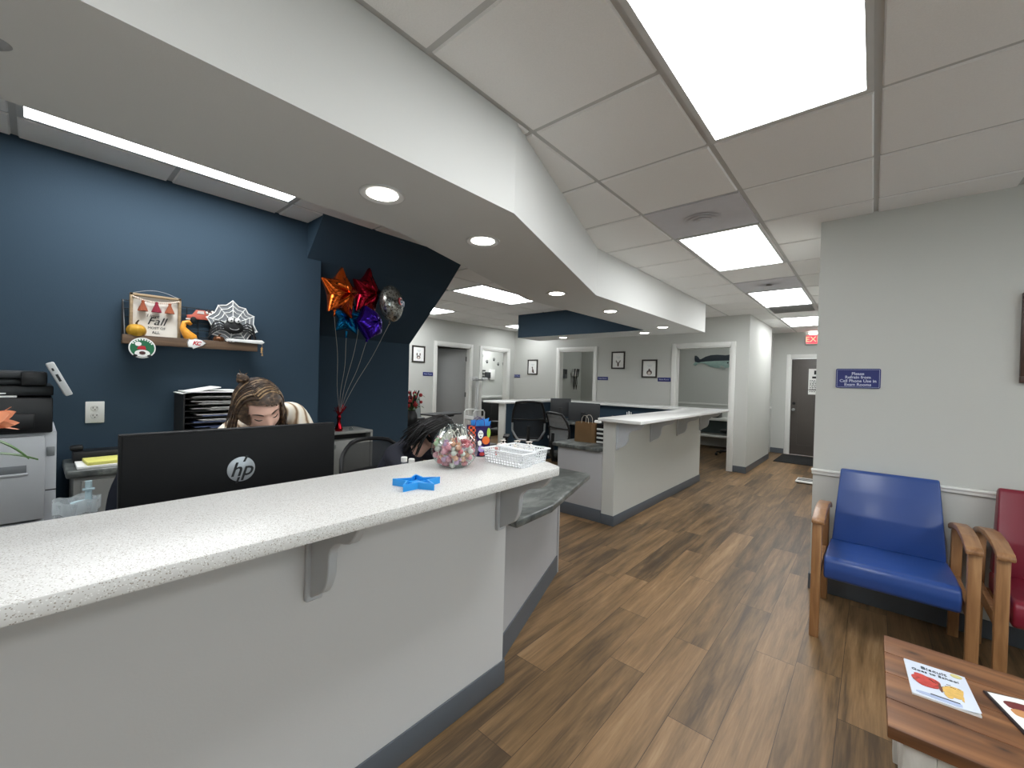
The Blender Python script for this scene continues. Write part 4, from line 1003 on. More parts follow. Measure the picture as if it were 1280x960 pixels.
k = MB(); k.box(-3.18, -2.72, -.58, .0, PZ + .232, PZ + .262, b=.008); k.build('scanner_lid', DGREY, pr_)
k = MB(); k.box(-2.70, -2.655, -.60, -.0, PZ + .02, PZ + .085, b=.004); k.build('paper_tray', BLACK, pr_)
k = MB(); k.box(-2.75, -2.70, -.45, -.05, PZ + .152, PZ + .158); k.box(-2.75, -2.71, -.4, -.08, PZ + .166, PZ + .170); k.build('paper_sheets', PAPER, pr_)
k = MB(); k.box(-2.79, -2.70, -.04, .035, PZ + .20, PZ + .262, b=.01); pa = k.build('panel_arm', BLACK, pr_)
k = MB(); Mp = Matrix.Translation((-2.69, .068, 1.338)) @ Matrix.Rotation(math.radians(23), 4, 'X')
k.box(-.10, .10, -.012, .012, -.075, .075, b=.005, M=Mp); k.build('control_panel', mat('panel_white', (206, 208, 208), .4), pr_)
k = MB(); k.box(.1, .102, -.005, .003, -.01, .022, M=Mp); k.box(.1, .102, -.006, .0, .038, .05, M=Mp); k.build('ports', BLACK, pr_)

# credenza along the wall, pad, organizer
cr = thing('wall_credenza', 'dark topped grey cabinet along the navy wall behind the monitor', 'cabinet', (-3.03, .75, 0))
k = MB(); k.box(XW + .004, -2.84, .098, 1.40, .862, .90, b=.010, seg=3); k.build('top', SLATE, cr)
k = MB(); k.box(XW + .01, -2.88, .125, 1.39, .08, .862, b=.002); k.box(XW + .03, -2.93, .14, 1.38, 0, .08); k.build('body', MGREY, cr)
for y0, y1 in ((.15, .54), (.56, .96), (.98, 1.37)):
    k = MB(); k.box(-2.88, -2.862, y0, y1, .10, .84, b=.003); d_ = k.build('door', MGREY, cr)
    k = MB(); k.tube([(-2.862, y0 + .03, .62), (-2.84, y0 + .03, .63), (-2.84, y0 + .03, .73), (-2.862, y0 + .03, .74)], .005, 6); k.build('handle', STEEL, d_)
k = MB(); k.box(-3.03, -2.87, .165, .43, .914, .930, b=.002, M=Matrix.Translation((-2.95, .3, .92)) @ Matrix.Rotation(.06, 4, 'Z') @ Matrix.Translation((2.95, -.3, -.92)))
tag(k.build('legal_pad', mat('yellow_pad', (226, 222, 120), .7, 0, .04)), 'yellow legal pad on the cabinet along the navy wall', 'notepad')
k = MB(); k.box(-3.04, -2.86, .135, .45, .9, .913, b=.002); tag(k.build('folder', PAPER), 'white papers under the yellow legal pad', 'papers')
k = MB(); k.box(-3.18, -3.06, .13, .36, .90, .955, b=.006); k.box(-3.15, -3.10, .12, .17, .955, .985, b=.01); tag(k.build('tape_dispenser', BLACK), 'black desk stapler set behind the yellow pad', 'stapler')
og = thing('file_organizer', 'black stacked tray organizer full of papers behind the leaning woman', 'organizer', (-3.1, .74, .9))
k = MB()
k.box(-3.22, -2.98, .56, .566, .9, 1.262); k.box(-3.22, -2.98, .93, .936, .9, 1.262); k.box(-3.225, -3.22, .56, .936, .9, 1.262)
TR = [.9 + .036 * i for i in range(11)]
for z in TR: k.box(-3.22, -2.98, .566, .93, z, z + .004)
k.build('trays', BLACKM, og)
rn = random.Random(5); k = MB()
for z in TR[1:]:
    for q in range(rn.choice((2, 3))):
        y0 = .60 + rn.uniform(0, .10); y1 = .92 - rn.uniform(0, .12); e = rn.uniform(-.005, .02); zz = z + .006 + q * .007
        k.box(-3.2, -2.99 + e, y0, y1, zz, zz + .003, M=Matrix.Translation((-3.1, .74, 0)) @ Matrix.Rotation(rn.uniform(-.06, .06), 4, 'Z') @ Matrix.Translation((3.1, -.74, 0)), mi=0 if rn.random() > .2 else 1)
k.box(-3.2, -2.97, .55, .74, 1.272, 1.277, M=Matrix.Translation((-3.1, .64, 1.27)) @ Matrix.Rotation(.2, 4, 'X') @ Matrix.Translation((3.1, -.64, -1.27))); k.box(-3.18, -2.95, .57, .9, 1.264, 1.270)
k.build('papers', [PAPER, mat('blue_folder', (110, 126, 170), .6)], og)

# monitor
mo = thing('computer_monitor', 'large black monitor seen from behind on the reception desk', 'monitor', (-1.62, .47, .755))
Mm = Matrix.Translation((-1.62, .4705, 1.035)) @ Matrix.Rotation(math.radians(-1.0), 4, 'Z')
k = MB(); k.box(-.022, .010, -.312, .312, -.170, .163, b=.003, M=Mm); k.box(.008, .014, -.306, .306, -.164, .157, b=.004, M=Mm); k.build('housing', mat('monitor_black', (6, 7, 9), .6, 0, .05, spec=.25), mo)
k = MB(); k.box(-.024, -.0215, -.302, .302, -.15, .153, M=Mm); k.build('screen', mat('dark_screen', (8, 8, 10), .15), mo)
k = MB(); k.box(-.01, .035, -.03, .03, -.26, -.085, b=.008, M=Mm); k.build('stand_neck', BLACK, mo)
k = MB(); k.cyl((-1.62, .4705), .105, .755, .769, 40, b=.003); k.build('stand_base', BLACK, mo)
lg = (-1.62 + .0145, .461, 1.060)
k = MB(); k.lathe([(0, 0), (.040, 0), (.0415, .0008), (.040, .0014), (0, .0014)], n=48, M=frameM((lg[0] + .0005, lg[1], lg[2]), (0, 1, 0), (0, 0, 1))); bdg = k.build('badge', mat('silver_badge', (170, 174, 178), .35, .6), mo)
text('lettering', 'hp', .066, BLACK, bdg, (lg[0] + .0024, lg[1], lg[2] - .002), (0, 1, 0), (0, 0, 1), shear=.3, off=.0007)
k = MB(); k.prism([(.004, .024), (.011, .024), (.020, .044), (.013, .044)], 'z', .0014, .0026, M=frameM(lg, (0, 1, 0), (0, 0, 1))); k.build('letter_stem', BLACK, bdg); k = MB(); k.prism([(-.017, -.046), (-.010, -.046), (-.003, -.026), (-.010, -.026)], 'z', .0014, .0026, M=frameM(lg, (0, 1, 0), (0, 0, 1))); k.build('letter_stem', BLACK, bdg)
# keyboard (hidden side) and clear tub with nebulizer piece
kb = thing('keyboard', 'black keyboard between the woman and the monitor', 'keyboard', (-1.83, .62, .755))
k = MB(); k.box(-1.90, -1.76, .40, .84, .755, .772, b=.004); k.build('base', BLACK, kb)
k = MB()
for i in range(5):
    for j in range(14): k.box(-1.892 + i * .026, -1.870 + i * .026, .41 + j * .030, .435 + j * .030, .772, .778)
k.build('keys', DGREY, kb)
tb = thing('plastic_tub', 'clear plastic tub with bag liner left of the monitor', 'tub', (-1.93, .095, .755))
k = MB(); k.lathe([(0, .002), (.040, .002), (.048, .16), (.052, .203), (.0535, .203), (.051, .16)], (-1.93, .092, .755), 32); k.build('tub', PLASTIC, tb)
k = MB()
def liner(u, v):
    a = 2 * PI * u; r = .0535 + .003 * math.sin(9 * a) ; z = .170 + .04 * v + .004 * math.sin(5 * a)
    return V((-1.93 + r * math.cos(a), .092 + r * math.sin(a), .755 + z))
k.surf(liner, 60, 3, wrap_u=True); k.build('liner', frosted('liner_film', (206, 214, 218), .62), tb, smooth=80)
k = MB(); k.lathe([(0, .0), (.038, .0), (.044, .13), (0, .132)], (-1.93, .092, .765), 24); k.build('contents', mat('tub_contents', (70, 70, 72), .6, 0, .5, 60), tb)
nb = thing('nebulizer_piece', 'translucent nebulizer tee standing in the plastic tub', 'nebulizer', (-1.92, .118, .93))
FROST = frosted('frosted_plastic', (176, 198, 206), .8)
k = MB(); k.cyl((-1.92, .118), .0085, .93, 1.02, 18); k.lathe([(.0085, .990), (.0145, .991), (.0145, .996), (.0085, .997)], (-1.92, .118, 0), 20); k.tube([(-1.92, .118, .952), (-1.92, .095, .948), (-1.92, .078, .946)], [.011, .013, .011], 14); k.build('tee', FROST, nb)
# water bottles on the desk
for i, (y, x, hh) in enumerate(((1.175, -1.70, .245), (1.215, -1.695, .232))):
    t = thing('water_bottle', ('taller' if i == 0 else 'shorter') + ' white capped clear bottle on the desk left of the candy jar', 'bottle', (x, y, .755))
    k = MB(); k.lathe([(0, 0), (.030, .002), (.031, .02), (.030, .15), (.026, .185), (.013, .21), (.012, hh - .022)], (x, y, .755), 24); k.build('body', PLASTIC, t)
    k = MB(); k.lathe([(.0145, hh - .022), (.0148, hh - .002), (.013, hh), (0, hh)], (x, y, .755), 20); k.build('cap', WHITE, t)

# second file cabinet with balloon weight
c2_ = thing('drawer_cabinet', 'grey cabinet with dark slot in the navy recess below the balloons', 'cabinet', (-3.62, 1.87, 0))
ZT = .893
k = MB(); k.box(-3.825, -3.47, 1.66, 2.05, ZT - .022, ZT, b=.002); k.box(-3.825, -3.47, 2.03, 2.05, 0, ZT - .02); k.box(-3.825, -3.47, 1.66, 1.68, 0, ZT - .02); k.box(-3.825, -3.815, 1.68, 2.03, 0, ZT - .02); k.box(-3.825, -3.48, 1.68, 2.03, .0, .05); k.build('body', MGREY, c2_)
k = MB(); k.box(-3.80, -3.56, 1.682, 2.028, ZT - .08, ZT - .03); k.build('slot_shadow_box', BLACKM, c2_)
for z0, z1 in ((.06, .44), (.45, ZT - .075)): k = MB(); k.box(-3.80, -3.475, 1.684, 2.026, z0, z1, b=.002); k.build('drawer', MGREY, c2_)
bw = thing('balloon_weight', 'red foil tassel balloon weight on the recess cabinet', 'balloon weight', (-3.56, 1.77, ZT))
RF = foil('red_foil', (150, 16, 30))
k = MB(); k.lathe([(0, 0), (.03, .0), (.034, .02), (.022, .05), (.014, .09), (.02, .12), (.010, .15), (0, .155)], (-3.56, 1.77, ZT), 16); k.build('wrapped_body', RF, bw)
k = MB(); rn = random.Random(2)
for i in range(26):
    a = rn.uniform(0, 2 * PI); s_ = rn.uniform(.02, .075); k.tube([(-3.56, 1.77, ZT + .13), (-3.56 + s_ * .5 * math.cos(a), 1.77 + s_ * .5 * math.sin(a), ZT + .17), (-3.56 + s_ * math.cos(a), 1.77 + s_ * math.sin(a), ZT + rn.uniform(.17, .235))], .0025, 4)
k.build('foil_fringe', RF, bw)
kc = thing('glass_trinket', 'small clear glass trinket beside the red balloon weight', 'trinket', (-3.53, 1.86, ZT))
k = MB(); k.lathe([(0, 0), (.018, 0), (.02, .02), (.014, .028), (0, .03)], (-3.53, 1.87, ZT), 14); k.build('trinket', GLASS, kc)

def star_balloon(label, c, R, inner, T, aim, roll, fm, string_to, tailpos=None):
    t = thing('foil_balloon', label, 'balloon', c, 0, 'foil balloons under the slanted bulkhead')
    q = V(aim).to_track_quat('Z', 'Y').to_matrix().to_4x4()
    Mx = Matrix.Translation(c) @ q @ Matrix.Rotation(math.radians(roll), 4, 'Z')
    def Rr(a):
        x = (a / (2 * PI / 5)) % 1; x = abs(x - .5) * 2          # 1 at tips, 0 at valleys
        # straight star edges
        ta, tb = 0, PI / 5; al = (1 - x) * PI / 5
        p0 = V((R, 0)); p1 = V((inner * math.cos(PI / 5), inner * math.sin(PI / 5))); d = p1 - p0; r_ = V((math.cos(al), math.sin(al)))
        den = r_.x * d.y - r_.y * d.x
        return (p0.x * d.y - p0.y * d.x) / den if abs(den) > 1e-9 else R
    def mk(sg):
        def f(u, v):
            a = 2 * PI * u; rr = Rr(a); s = math.sin(v * PI / 2)
            th = T * math.sqrt(max(0, 1 - s ** 2.2)) * (inner / rr) ** 1.1
            wr = .004 * math.sin(a * 35 + 3 * math.sin(a * 7)) * s ** 3 * (1 - s) * 8
            return V((rr * s * .97 * math.cos(a), rr * s * .97 * math.sin(a), sg * (th + wr * .5)))
        return f
    k = MB(); k.surf(mk(1), 150, 14, M=Mx, wrap_u=True); k.surf(mk(-1), 150, 14, M=Mx, wrap_u=True); k.build('foil', fm, t, smooth=60)
    return finish_balloon(t, c, Mx, R, string_to, fm, tailpos)
def finish_balloon(t, c, Mx, R, to, fm, tailpos):
    lowest = V(tailpos) if tailpos else V(c) - V((0, 0, R * .8))
    k = MB(); k.tube([lowest + V((0, 0, .03)), lowest, lowest - V((0, 0, .022))], [.012, .005, .010], 8); k.build('neck', fm, t)
    a, b_ = lowest - V((0, 0, .02)), V(to); k = MB(); k.tube([a.lerp(b_, i / 12) + V((0, .012 * math.sin(i * .5), 0)) * math.sin(PI * i / 12) for i in range(13)], .0016, 5)
    k.build('ribbon', mat('curling_ribbon', (176, 170, 160), .5), t)
    return t
WT = (-3.555, 1.772, ZT + .15)
star_balloon('orange star foil balloon at the left of the bunch', (-2.95, 1.458, 1.984), .203, .112, .085, (.92, .36, .05), 14, foil('orange_foil', (196, 84, 26)), WT, (-2.94, 1.41, 1.83))
star_balloon('red star foil balloon at the top middle of the bunch', (-3.12, 1.762, 2.060), .212, .115, .085, (.86, .46, -.05), 16, foil('red_balloon_foil', (150, 16, 38)), WT, (-3.12, 1.715, 1.89))
star_balloon('turquoise star foil balloon below the orange one', (-3.12, 1.615, 1.835), .150, .085, .07, (.7, -.7, .1), 10, foil('turquoise_foil', (18, 112, 160)), WT, (-3.10, 1.585, 1.70))
star_balloon('purple star foil balloon below the red one', (-2.96, 1.70, 1.798), .142, .112, .08, (.9, .35, .1), 40, foil('purple_foil', (70, 34, 168)), WT, (-3.0, 1.70, 1.675))
t = thing('foil_balloon', 'round silver confetti foil balloon at the right of the bunch', 'balloon', (-3.08, 1.965, 2.0), 0, 'foil balloons under the slanted bulkhead')
Mx = Matrix.Translation((-3.08, 1.965, 2.0)) @ V((.80, .60, .05)).to_track_quat('Z', 'Y').to_matrix().to_4x4()
k = MB(); k.lathe([(.152 * math.sin(i * PI / 24), .088 * math.cos(i * PI / 24) * (1 if True else 1)) for i in range(25)], n=56, M=Mx)
SILV = blotch_mat('silver_confetti_foil', [(0, (168, 168, 162)), (.45, (120, 118, 112)), (.62, (190, 190, 186)), (.8, (96, 92, 86))], 75, .25, .75)
k.build('foil', SILV, t, smooth=80)
Rm = Mx.to_3x3(); rt, up_, nm = Rm @ V((1, 0, 0)), Rm @ V((0, 1, 0)), Rm @ V((0, 0, 1))
rt = V((0, 0, 1)).cross(nm).normalized(); up_ = nm.cross(rt)
for s, dx, cc in (('C', -.030, RED), ('on', .018, mat('letter_navy', (30, 40, 90), .4))): text('lettering', s, .085, cc, t, V((-3.08, 1.965, 2.0)) + nm * .088 + rt * (dx) + up_ * .01, rt, up_, ext=.004, off=.002)
finish_balloon(t, (-3.08, 1.965, 2.0), Mx, .15, WT, SILV, (-3.09, 1.955, 1.85))

# ================================================================== PEOPLE
def skin_mesh(nodes, edges, sub=2):
    names_ = list(nodes); me = bpy.data.meshes.new('sk')
    me.from_pydata([nodes[n][0] for n in names_], [(names_.index(a), names_.index(b_)) for a, b_ in edges], [])
    ob = bpy.data.objects.new('sk', me); COL.objects.link(ob)
    md = ob.modifiers.new('s', 'SKIN'); md.use_smooth_shade = True; md.branch_smoothing = .4
    sv = me.skin_vertices[0].data
    for i, n in enumerate(names_):
        r = nodes[n][1]; sv[i].radius = (r, r) if not isinstance(r, tuple) else r; sv[i].use_root = i == 0
    ss = ob.modifiers.new('ss', 'SUBSURF'); ss.levels = sub; ss.render_levels = sub
    bpy.context.view_layer.update()
    out = bpy.data.meshes.new_from_object(ob.evaluated_get(bpy.context.evaluated_depsgraph_get()))
    bpy.data.objects.remove(ob); return out

def remesh(bm, voxel, smooth=2):
    me = bpy.data.meshes.new('rm'); bm.to_mesh(me); bm.free()
    ob = bpy.data.objects.new('rm', me); COL.objects.link(ob)
    m = ob.modifiers.new('r', 'REMESH'); m.mode = 'VOXEL'; m.voxel_size = voxel; m.use_smooth_shade = True
    if smooth: s = ob.modifiers.new('s', 'SMOOTH'); s.factor = .5; s.iterations = smooth
    bpy.context.view_layer.update()
    out = bpy.data.meshes.new_from_object(ob.evaluated_get(bpy.context.evaluated_depsgraph_get()))
    bpy.data.objects.remove(ob)
    b2 = bmesh.new(); b2.from_mesh(out); seen = set(); isl = []
    for v in b2.verts:
        if v in seen: continue
        st, cur = [v], []; seen.add(v)
        while st:
            q = st.pop(); cur.append(q)
            for e in q.link_edges:
                o = e.other_vert(q)
                if o not in seen: seen.add(o); st.append(o)
        isl.append(cur)
    isl.sort(key=len)
    if len(isl) > 1:
        bmesh.ops.delete(b2, geom=[v for i in isl[:-1] for v in i], context='VERTS'); b2.to_mesh(out)
    b2.free(); return out

HA, HB, HC = .096, .074, .113
G = lambda x, s: math.exp(-(x / s) ** 2)
def head_co(d, off=0):
    x, y, z = d.x * (HA + off), d.y * (HB + off), d.z * (HC + off)
    if z < 0:
        t = -z / HC; y *= 1 - .30 * t ** 1.6
        if x < 0: x *= 1 - .45 * t
        else: x *= 1 - .10 * t
    if d.x > .15:
        k = min(1, (d.x - .15) / .3); dx = 0
        nz = max(0, min(1, (.018 - z) / .046)) if z > -.030 else max(0, 1 - (-.030 - z) / .010)
        dx += .021 * G(y, .0095 + .004 * nz) * nz
        dx += .004 * G(abs(y) - .011, .006) * G(z + .028, .008)
        dx -= .011 * G(abs(y) - .031, .017) * G(z - .004, .012)
        dx += .005 * G(abs(y) - .031, .011) * G(z - .002, .008)
        dx += .004 * G(z - .026, .009) * G(y, .05)
        dx += .006 * G(y, .020) * G(z + .057, .009) - .004 * G(y, .022) * G(z + .0565, .0025)
        dx += .009 * G(y, .022) * G(z + .092, .016)
        dx += .004 * G(abs(y) - .040, .02) * G(z + .028, .022)
        x += dx * k
    return V((x, y, z))
def head_surf(y, z, off=.001):
    """point on the face at local y, z"""
    d = V((1, y / HB, z / HC))
    for _ in range(25):
        dd = d.normalized(); p = head_co(dd); d = dd + V((0, (y - p.y) / HB, (z - p.z) / HC)) * .7
    return head_co(d.normalized()) + V((off, 0, 0))

def head_bm():
    t = bmesh.new(); bmesh.ops.create_uvsphere(t, u_segments=120, v_segments=90, radius=1)
    for v in t.verts: v.co = head_co(v.co.normalized())
    for s in (-1, 1):
        e = bmesh.ops.create_uvsphere(t, u_segments=14, v_segments=10, radius=1)['verts']
        for v in e: v.co = V((-.006 + v.co.x * .017, s * .073 + v.co.y * .008, -.004 + v.co.z * .030))
    return t

def hand_nodes(nd, ed, w, fwd, side, down, tag_, s=1):
    """palm and five fingers from wrist node w; fwd = finger direction, side = towards the thumb"""
    W = V(nd[w][0]); f, sd, dn = V(fwd).normalized(), V(side).normalized(), V(down).normalized()
    pm = W + f * .045; nd[tag_ + 'palm'] = (pm, (.026, .016)); ed.append((w, tag_ + 'palm'))
    for i, (o, ln) in enumerate(((.026, .066), (.009, .074), (-.009, .070), (-.026, .055))):
        k0 = W + f * .085 + sd * o; n0 = '%sk%d' % (tag_, i); nd[n0] = (k0, .0098); ed.append((tag_ + 'palm', n0))
        k1 = k0 + f * ln * .5 + dn * .004; k2 = k0 + f * ln * .8 + dn * .018; k3 = k0 + f * ln * .92 + dn * .032
        for q, (p, r) in enumerate(((k1, .0088), (k2, .008), (k3, .0068))): nn = n0 + 'abc'[q]; nd[nn] = (p, r); ed.append((n0 if q == 0 else n0 + 'abc'[q - 1], nn))
    p = W + f * .022 + sd * .026; nd[tag_ + 't0'] = (p, .011); ed.append((w, tag_ + 't0'))
    p2 = p + f * .028 + sd * .022 + dn * .006; nd[tag_ + 't1'] = (p2, .0095); ed.append((tag_ + 't0', tag_ + 't1'))
    p3 = p2 + f * .026 + sd * .008 + dn * .008; nd[tag_ + 't2'] = (p3, .008); ed.append((tag_ + 't1', tag_ + 't2'))

def person(label, root, J, Hm, skin_m, shirt_m, trouser_m, shoe_m, long_sleeve=False, grow=.013):
    t = thing('person', label, 'person', root)
    nd = {'pelvis': (J['pelvis'], .125), 'belly': (J['belly'], .108), 'chest': (J['chest'], .112), 'up': (J['up'], .095), 'nb': (J['nb'], .052), 'neck': (J['neck'], .047), 'skull': (Hm @ V((-.02, 0, -.03)), .05)}
    ed = [('pelvis', 'belly'), ('belly', 'chest'), ('chest', 'up'), ('up', 'nb'), ('nb', 'neck'), ('neck', 'skull')]
    for s in 'LR':
        nd['sh' + s] = (J['sh' + s], .058); nd['el' + s] = (J['el' + s], .040); nd['wr' + s] = (J['wr' + s], .026)
        fm = V(J['el' + s]).lerp(V(J['wr' + s]), .4); nd['fa' + s] = (fm, .037); ua = V(J['sh' + s]).lerp(V(J['el' + s]), .5); nd['ua' + s] = (ua, .046)
        ed += [('up', 'sh' + s), ('sh' + s, 'ua' + s), ('ua' + s, 'el' + s), ('el' + s, 'fa' + s), ('fa' + s, 'wr' + s)]
        f = (V(J['wr' + s]) - V(J['el' + s])); f.z = -.02; sd = V((0, -1 if s == 'L' else 1, 0))
        hand_nodes(nd, ed, 'wr' + s, f, sd, (0, 0, -1), s)
        nd['hip' + s] = (J['hip' + s], .085); nd['kn' + s] = (J['kn' + s], .058); nd['an' + s] = (J['an' + s], .038); nd['toe' + s] = (V(J['an' + s]) + V((.15, 0, -.045)), .032)
        th = V(J['hip' + s]).lerp(V(J['kn' + s]), .5); nd['th' + s] = (th, .072); ca = V(J['kn' + s]).lerp(V(J['an' + s]), .35); nd['ca' + s] = (ca, .052)
        ed += [('pelvis', 'hip' + s), ('hip' + s, 'th' + s), ('th' + s, 'kn' + s), ('kn' + s, 'ca' + s), ('ca' + s, 'an' + s), ('an' + s, 'toe' + s)]
    def chains(nodes, edges):
        """grow every unbranched run of joints as a closed sleeve; the remesh below fuses them into one skin"""
        nb_ = {}
        for x, y in edges: nb_.setdefault(x, []).append(y); nb_.setdefault(y, []).append(x)
        used = set(); out = bmesh.new()
        first = 'pelvis' if 'pelvis' in nb_ else next(iter(nb_))
        for s0 in [first] + list(nb_):
            for y in nb_[s0]:
                if frozenset((s0, y)) in used: continue
                run = [s0, y]; used.add(frozenset((s0, y)))
                while True:
                    nx = [z for z in nb_[run[-1]] if frozenset((run[-1], z)) not in used and z not in run]
                    if not nx: break
                    used.add(frozenset((run[-1], nx[0]))); run.append(nx[0])
                n_ = {k: nodes[k] for k in run}
                if len(run) > 2 and not isinstance(nodes[run[0]][1], tuple):      # a side branch starts inside its parent with its own width
                    if s0 != first: n_[run[0]] = (nodes[run[0]][0], min(nodes[run[0]][1], nodes[run[1]][1] if not isinstance(nodes[run[1]][1], tuple) else nodes[run[1]][1][0]))
                me_ = skin_mesh(n_, list(zip(run, run[1:]))); out.from_mesh(me_); bpy.data.meshes.remove(me_)
        return out
    bm = chains(nd, ed)
    hb = head_bm(); bmesh.ops.transform(hb, matrix=Hm, verts=hb.verts); me = bpy.data.meshes.new('h'); hb.to_mesh(me); hb.free(); bm.from_mesh(me)
    link_mesh('body', remesh(bm, .0042, 1), skin_m, t, True, 180)
    # clothing: shells grown on the same joints, a little wider
    def shell(name, keys, m, g, extra=None):
        n2 = {k: (nd[k][0], (nd[k][1] if not isinstance(nd[k][1], tuple) else nd[k][1][0]) + g) for k in keys}
        if extra: n2.update(extra)
        e2 = [e for e in ed if e[0] in n2 and e[1] in n2]
        bm2 = chains(n2, e2); link_mesh(name, remesh(bm2, .008, 2), m, t, True, 180)
    arms = ['shL', 'uaL', 'elL', 'faL', 'shR', 'uaR', 'elR', 'faR']
    shell('blouse', ['pelvis', 'belly', 'chest', 'up', 'nb'] + arms + (['wrL', 'wrR'] if long_sleeve else []), shirt_m, grow, {'nb': (V(J['up']).lerp(V(J['nb']), .75), .062)})
    shell('trousers', ['pelvis'] + [a + s for s in 'LR' for a in ('hip', 'th', 'kn', 'ca')], trouser_m, .010)
    for s in 'LR':
        a = V(J['an' + s]); k = MB(); k.ball((a.x + .065, a.y, .045), (.125, .045, .045), 16); k.build('shoe', shoe_m, t, smooth=80)
    return t

def face_details(t, Hm, lash, brow, lip):
    def on(path, r, m, name, n=6):
        k = MB()
        for pth in path: k.tube([Hm @ head_surf(y, z, .0012) for y, z in pth], r, n)
        k.build(name, m, t)
    on([[(s * (.019 + .024 * i / 8), .0005 - .0045 * math.sin(PI * i / 8) + .002 * i / 8) for i in range(9)] for s in (-1, 1)], [.0009, .0015, .0019, .0022, .0023, .0022, .002, .0018, .001], lash, 'eyelashes')
    on([[(s * (.014 + .034 * i / 8), .0225 + .007 * math.sin(PI * (i / 8) * .8) - .003 * i / 8) for i in range(9)] for s in (-1, 1)], [.0014, .0026, .003, .003, .0029, .0026, .0022, .0017, .001], brow, 'eyebrows')
    on([[(-.021 + .042 * i / 8, -.0535 - .001 * math.cos(2 * PI * i / 8)) for i in range(9)], [(-.019 + .038 * i / 8, -.060 - .003 * math.sin(PI * i / 8)) for i in range(9)]], [.001, .0025, .0034, .0036, .0036, .0036, .0034, .0025, .001], lip, 'lips')

def hair_cap(t, Hm, m, face):
    b_ = bmesh.new(); bmesh.ops.create_uvsphere(b_, u_segments=72, v_segments=54, radius=1)
    for v in b_.verts:
        d = v.co.normalized(); p = head_co(d, .0) ; q = V((d.x * (HA + .013), d.y * (HB + .013), d.z * (HC + .014)))
        v.co = q if d.z > -.2 else p * 1.05
    bmesh.ops.delete(b_, geom=[f for f in b_.faces if face(f.calc_center_median())], context='FACES')
    g = bmesh.ops.solidify(b_, geom=b_.faces[:], thickness=.006)
    bmesh.ops.transform(b_, matrix=Hm, verts=b_.verts)
    me = bpy.data.meshes.new('hair'); b_.to_mesh(me); b_.free()
    return link_mesh('hair', me, m, t, True, 80)

def ell(x, a, off):                       # point over the skull: x forward, angle a from the top towards +y
    s = math.sqrt(max(.02, 1 - (x / (HA + .02)) ** 2)); return V((x, (HB + off) * math.sin(a) * (s * .5 + .5), (HC + off) * math.cos(a) * s))

# ---- the woman bending behind the monitor
Hm1 = Matrix.Translation((-2.07, .662, 1.232)) @ Matrix.Rotation(math.radians(-4), 4, 'Z') @ Matrix.Rotation(math.radians(13), 4, 'X') @ Matrix.Rotation(math.radians(28), 4, 'Y') @ Matrix.Scale(1.08, 4)
R1 = (-2.45, .72, 0)
J1 = dict(pelvis=(-2.695, .745, .91), belly=(-2.58, .74, .995), chest=(-2.47, .745, 1.085), up=(-2.365, .755, 1.150), nb=(-2.265, .715, 1.172), neck=(-2.21, .692, 1.182),
          shL=(-2.335, .915, 1.190), shR=(-2.265, .592, 1.090), elL=(-2.20, .985, .94), elR=(-2.15, .485, .90), wrL=(-1.99, .83, .822), wrR=(-1.97, .56, .822),
          hipL=(-2.69, .84, .86), hipR=(-2.69, .665, .86), knL=(-2.64, .87, .47), knR=(-2.64, .68, .47), anL=(-2.70, .88, .09), anR=(-2.70, .68, .09))
HMA = hair_mat('brown_hair', [(.3, (44, 32, 25)), (.5, (74, 56, 42)), (.64, (106, 84, 62)), (.8, (150, 122, 92))])
HMB = hair_mat('blonde_hair', [(.3, (118, 92, 66)), (.5, (164, 134, 100)), (.75, (196, 168, 130))]); HMC = hair_mat('dark_brown_hair', [(.3, (38, 28, 22)), (.6, (66, 48, 36)), (.8, (96, 72, 54))])
p1 = person('woman with highlighted brown hair and striped cream blouse bending behind the monitor', R1, J1, Hm1, SKIN, stripe_blouse(), mat('dark_trousers', (36, 38, 46), .8), BLACK)
face_details(p1, Hm1, mat('lashes', (28, 20, 18), .6), mat('eyebrow_brown', (66, 46, 36), .7), mat('lip_pink', (186, 108, 104), .4))
hair_cap(p1, Hm1, HMA, lambda c: c.x > .005 and c.z < .072 - .30 * max(0, c.y + .02) and abs(c.y) < .062 or c.z < -.055)
rn = random.Random(21); mbs = [MB(), MB(), MB()]
for i in range(190):
    s = -1 if i % 5 < 2 else 1; xs = rn.uniform(-.08, .076); off = rn.uniform(.010, .016); a1 = rn.uniform(1.5, 1.85); part = -.32
    n = 9; pts = []; pt_ = part + rn.uniform(-.09, .09)
    for q in range(n):
        u = q / (n - 1); a = pt_ + (s * a1 - pt_) * u; x = xs - .055 * u * (xs > .02) * rn.uniform(.85, 1) - .01 * u
        pts.append(Hm1 @ ell(x, a, off))
    if rn.random() < .62 and -.06 < xs < .085:                       # long locks fall straight down
        L_ = rn.uniform(.07, .17); e = pts[-1].copy(); sx_, sy_ = rn.uniform(-.035, .02), rn.uniform(-.012, .012) + s * .006
        for q in range(1, 6): u = q / 5; pts.append(e + V((sx_ * u - .02 * u * u, sy_ * u + s * .006 * math.sin(u * 2.4), -L_ * u)))
    k = len(pts); w = rn.uniform(.0024, .0044); mbs[rn.choice((0, 0, 1, 2, 2))].tube(pts, [w * (1 if q < k * .7 else 1 - .75 * (q / (k - 1) - .7) / .3) for q in range(k)], 5)
for mb_, m_ in zip(mbs, (HMA, HMB, HMC)): mb_.build('hair_locks', m_, p1, smooth=80)
k = MB(); bc = Hm1 @ V((-.038, -.040, .126))
for i in range(7):
    a = i * .9; k.tube([bc + V((.016 * math.cos(a + q * .55) * (1 - .05 * q), .016 * math.sin(a + q * .55), .003 * q - .006 + .006 * math.sin(q + i))) for q in range(9)], [.007, .008, .009, .009, .008, .008, .007, .006, .003], 6)
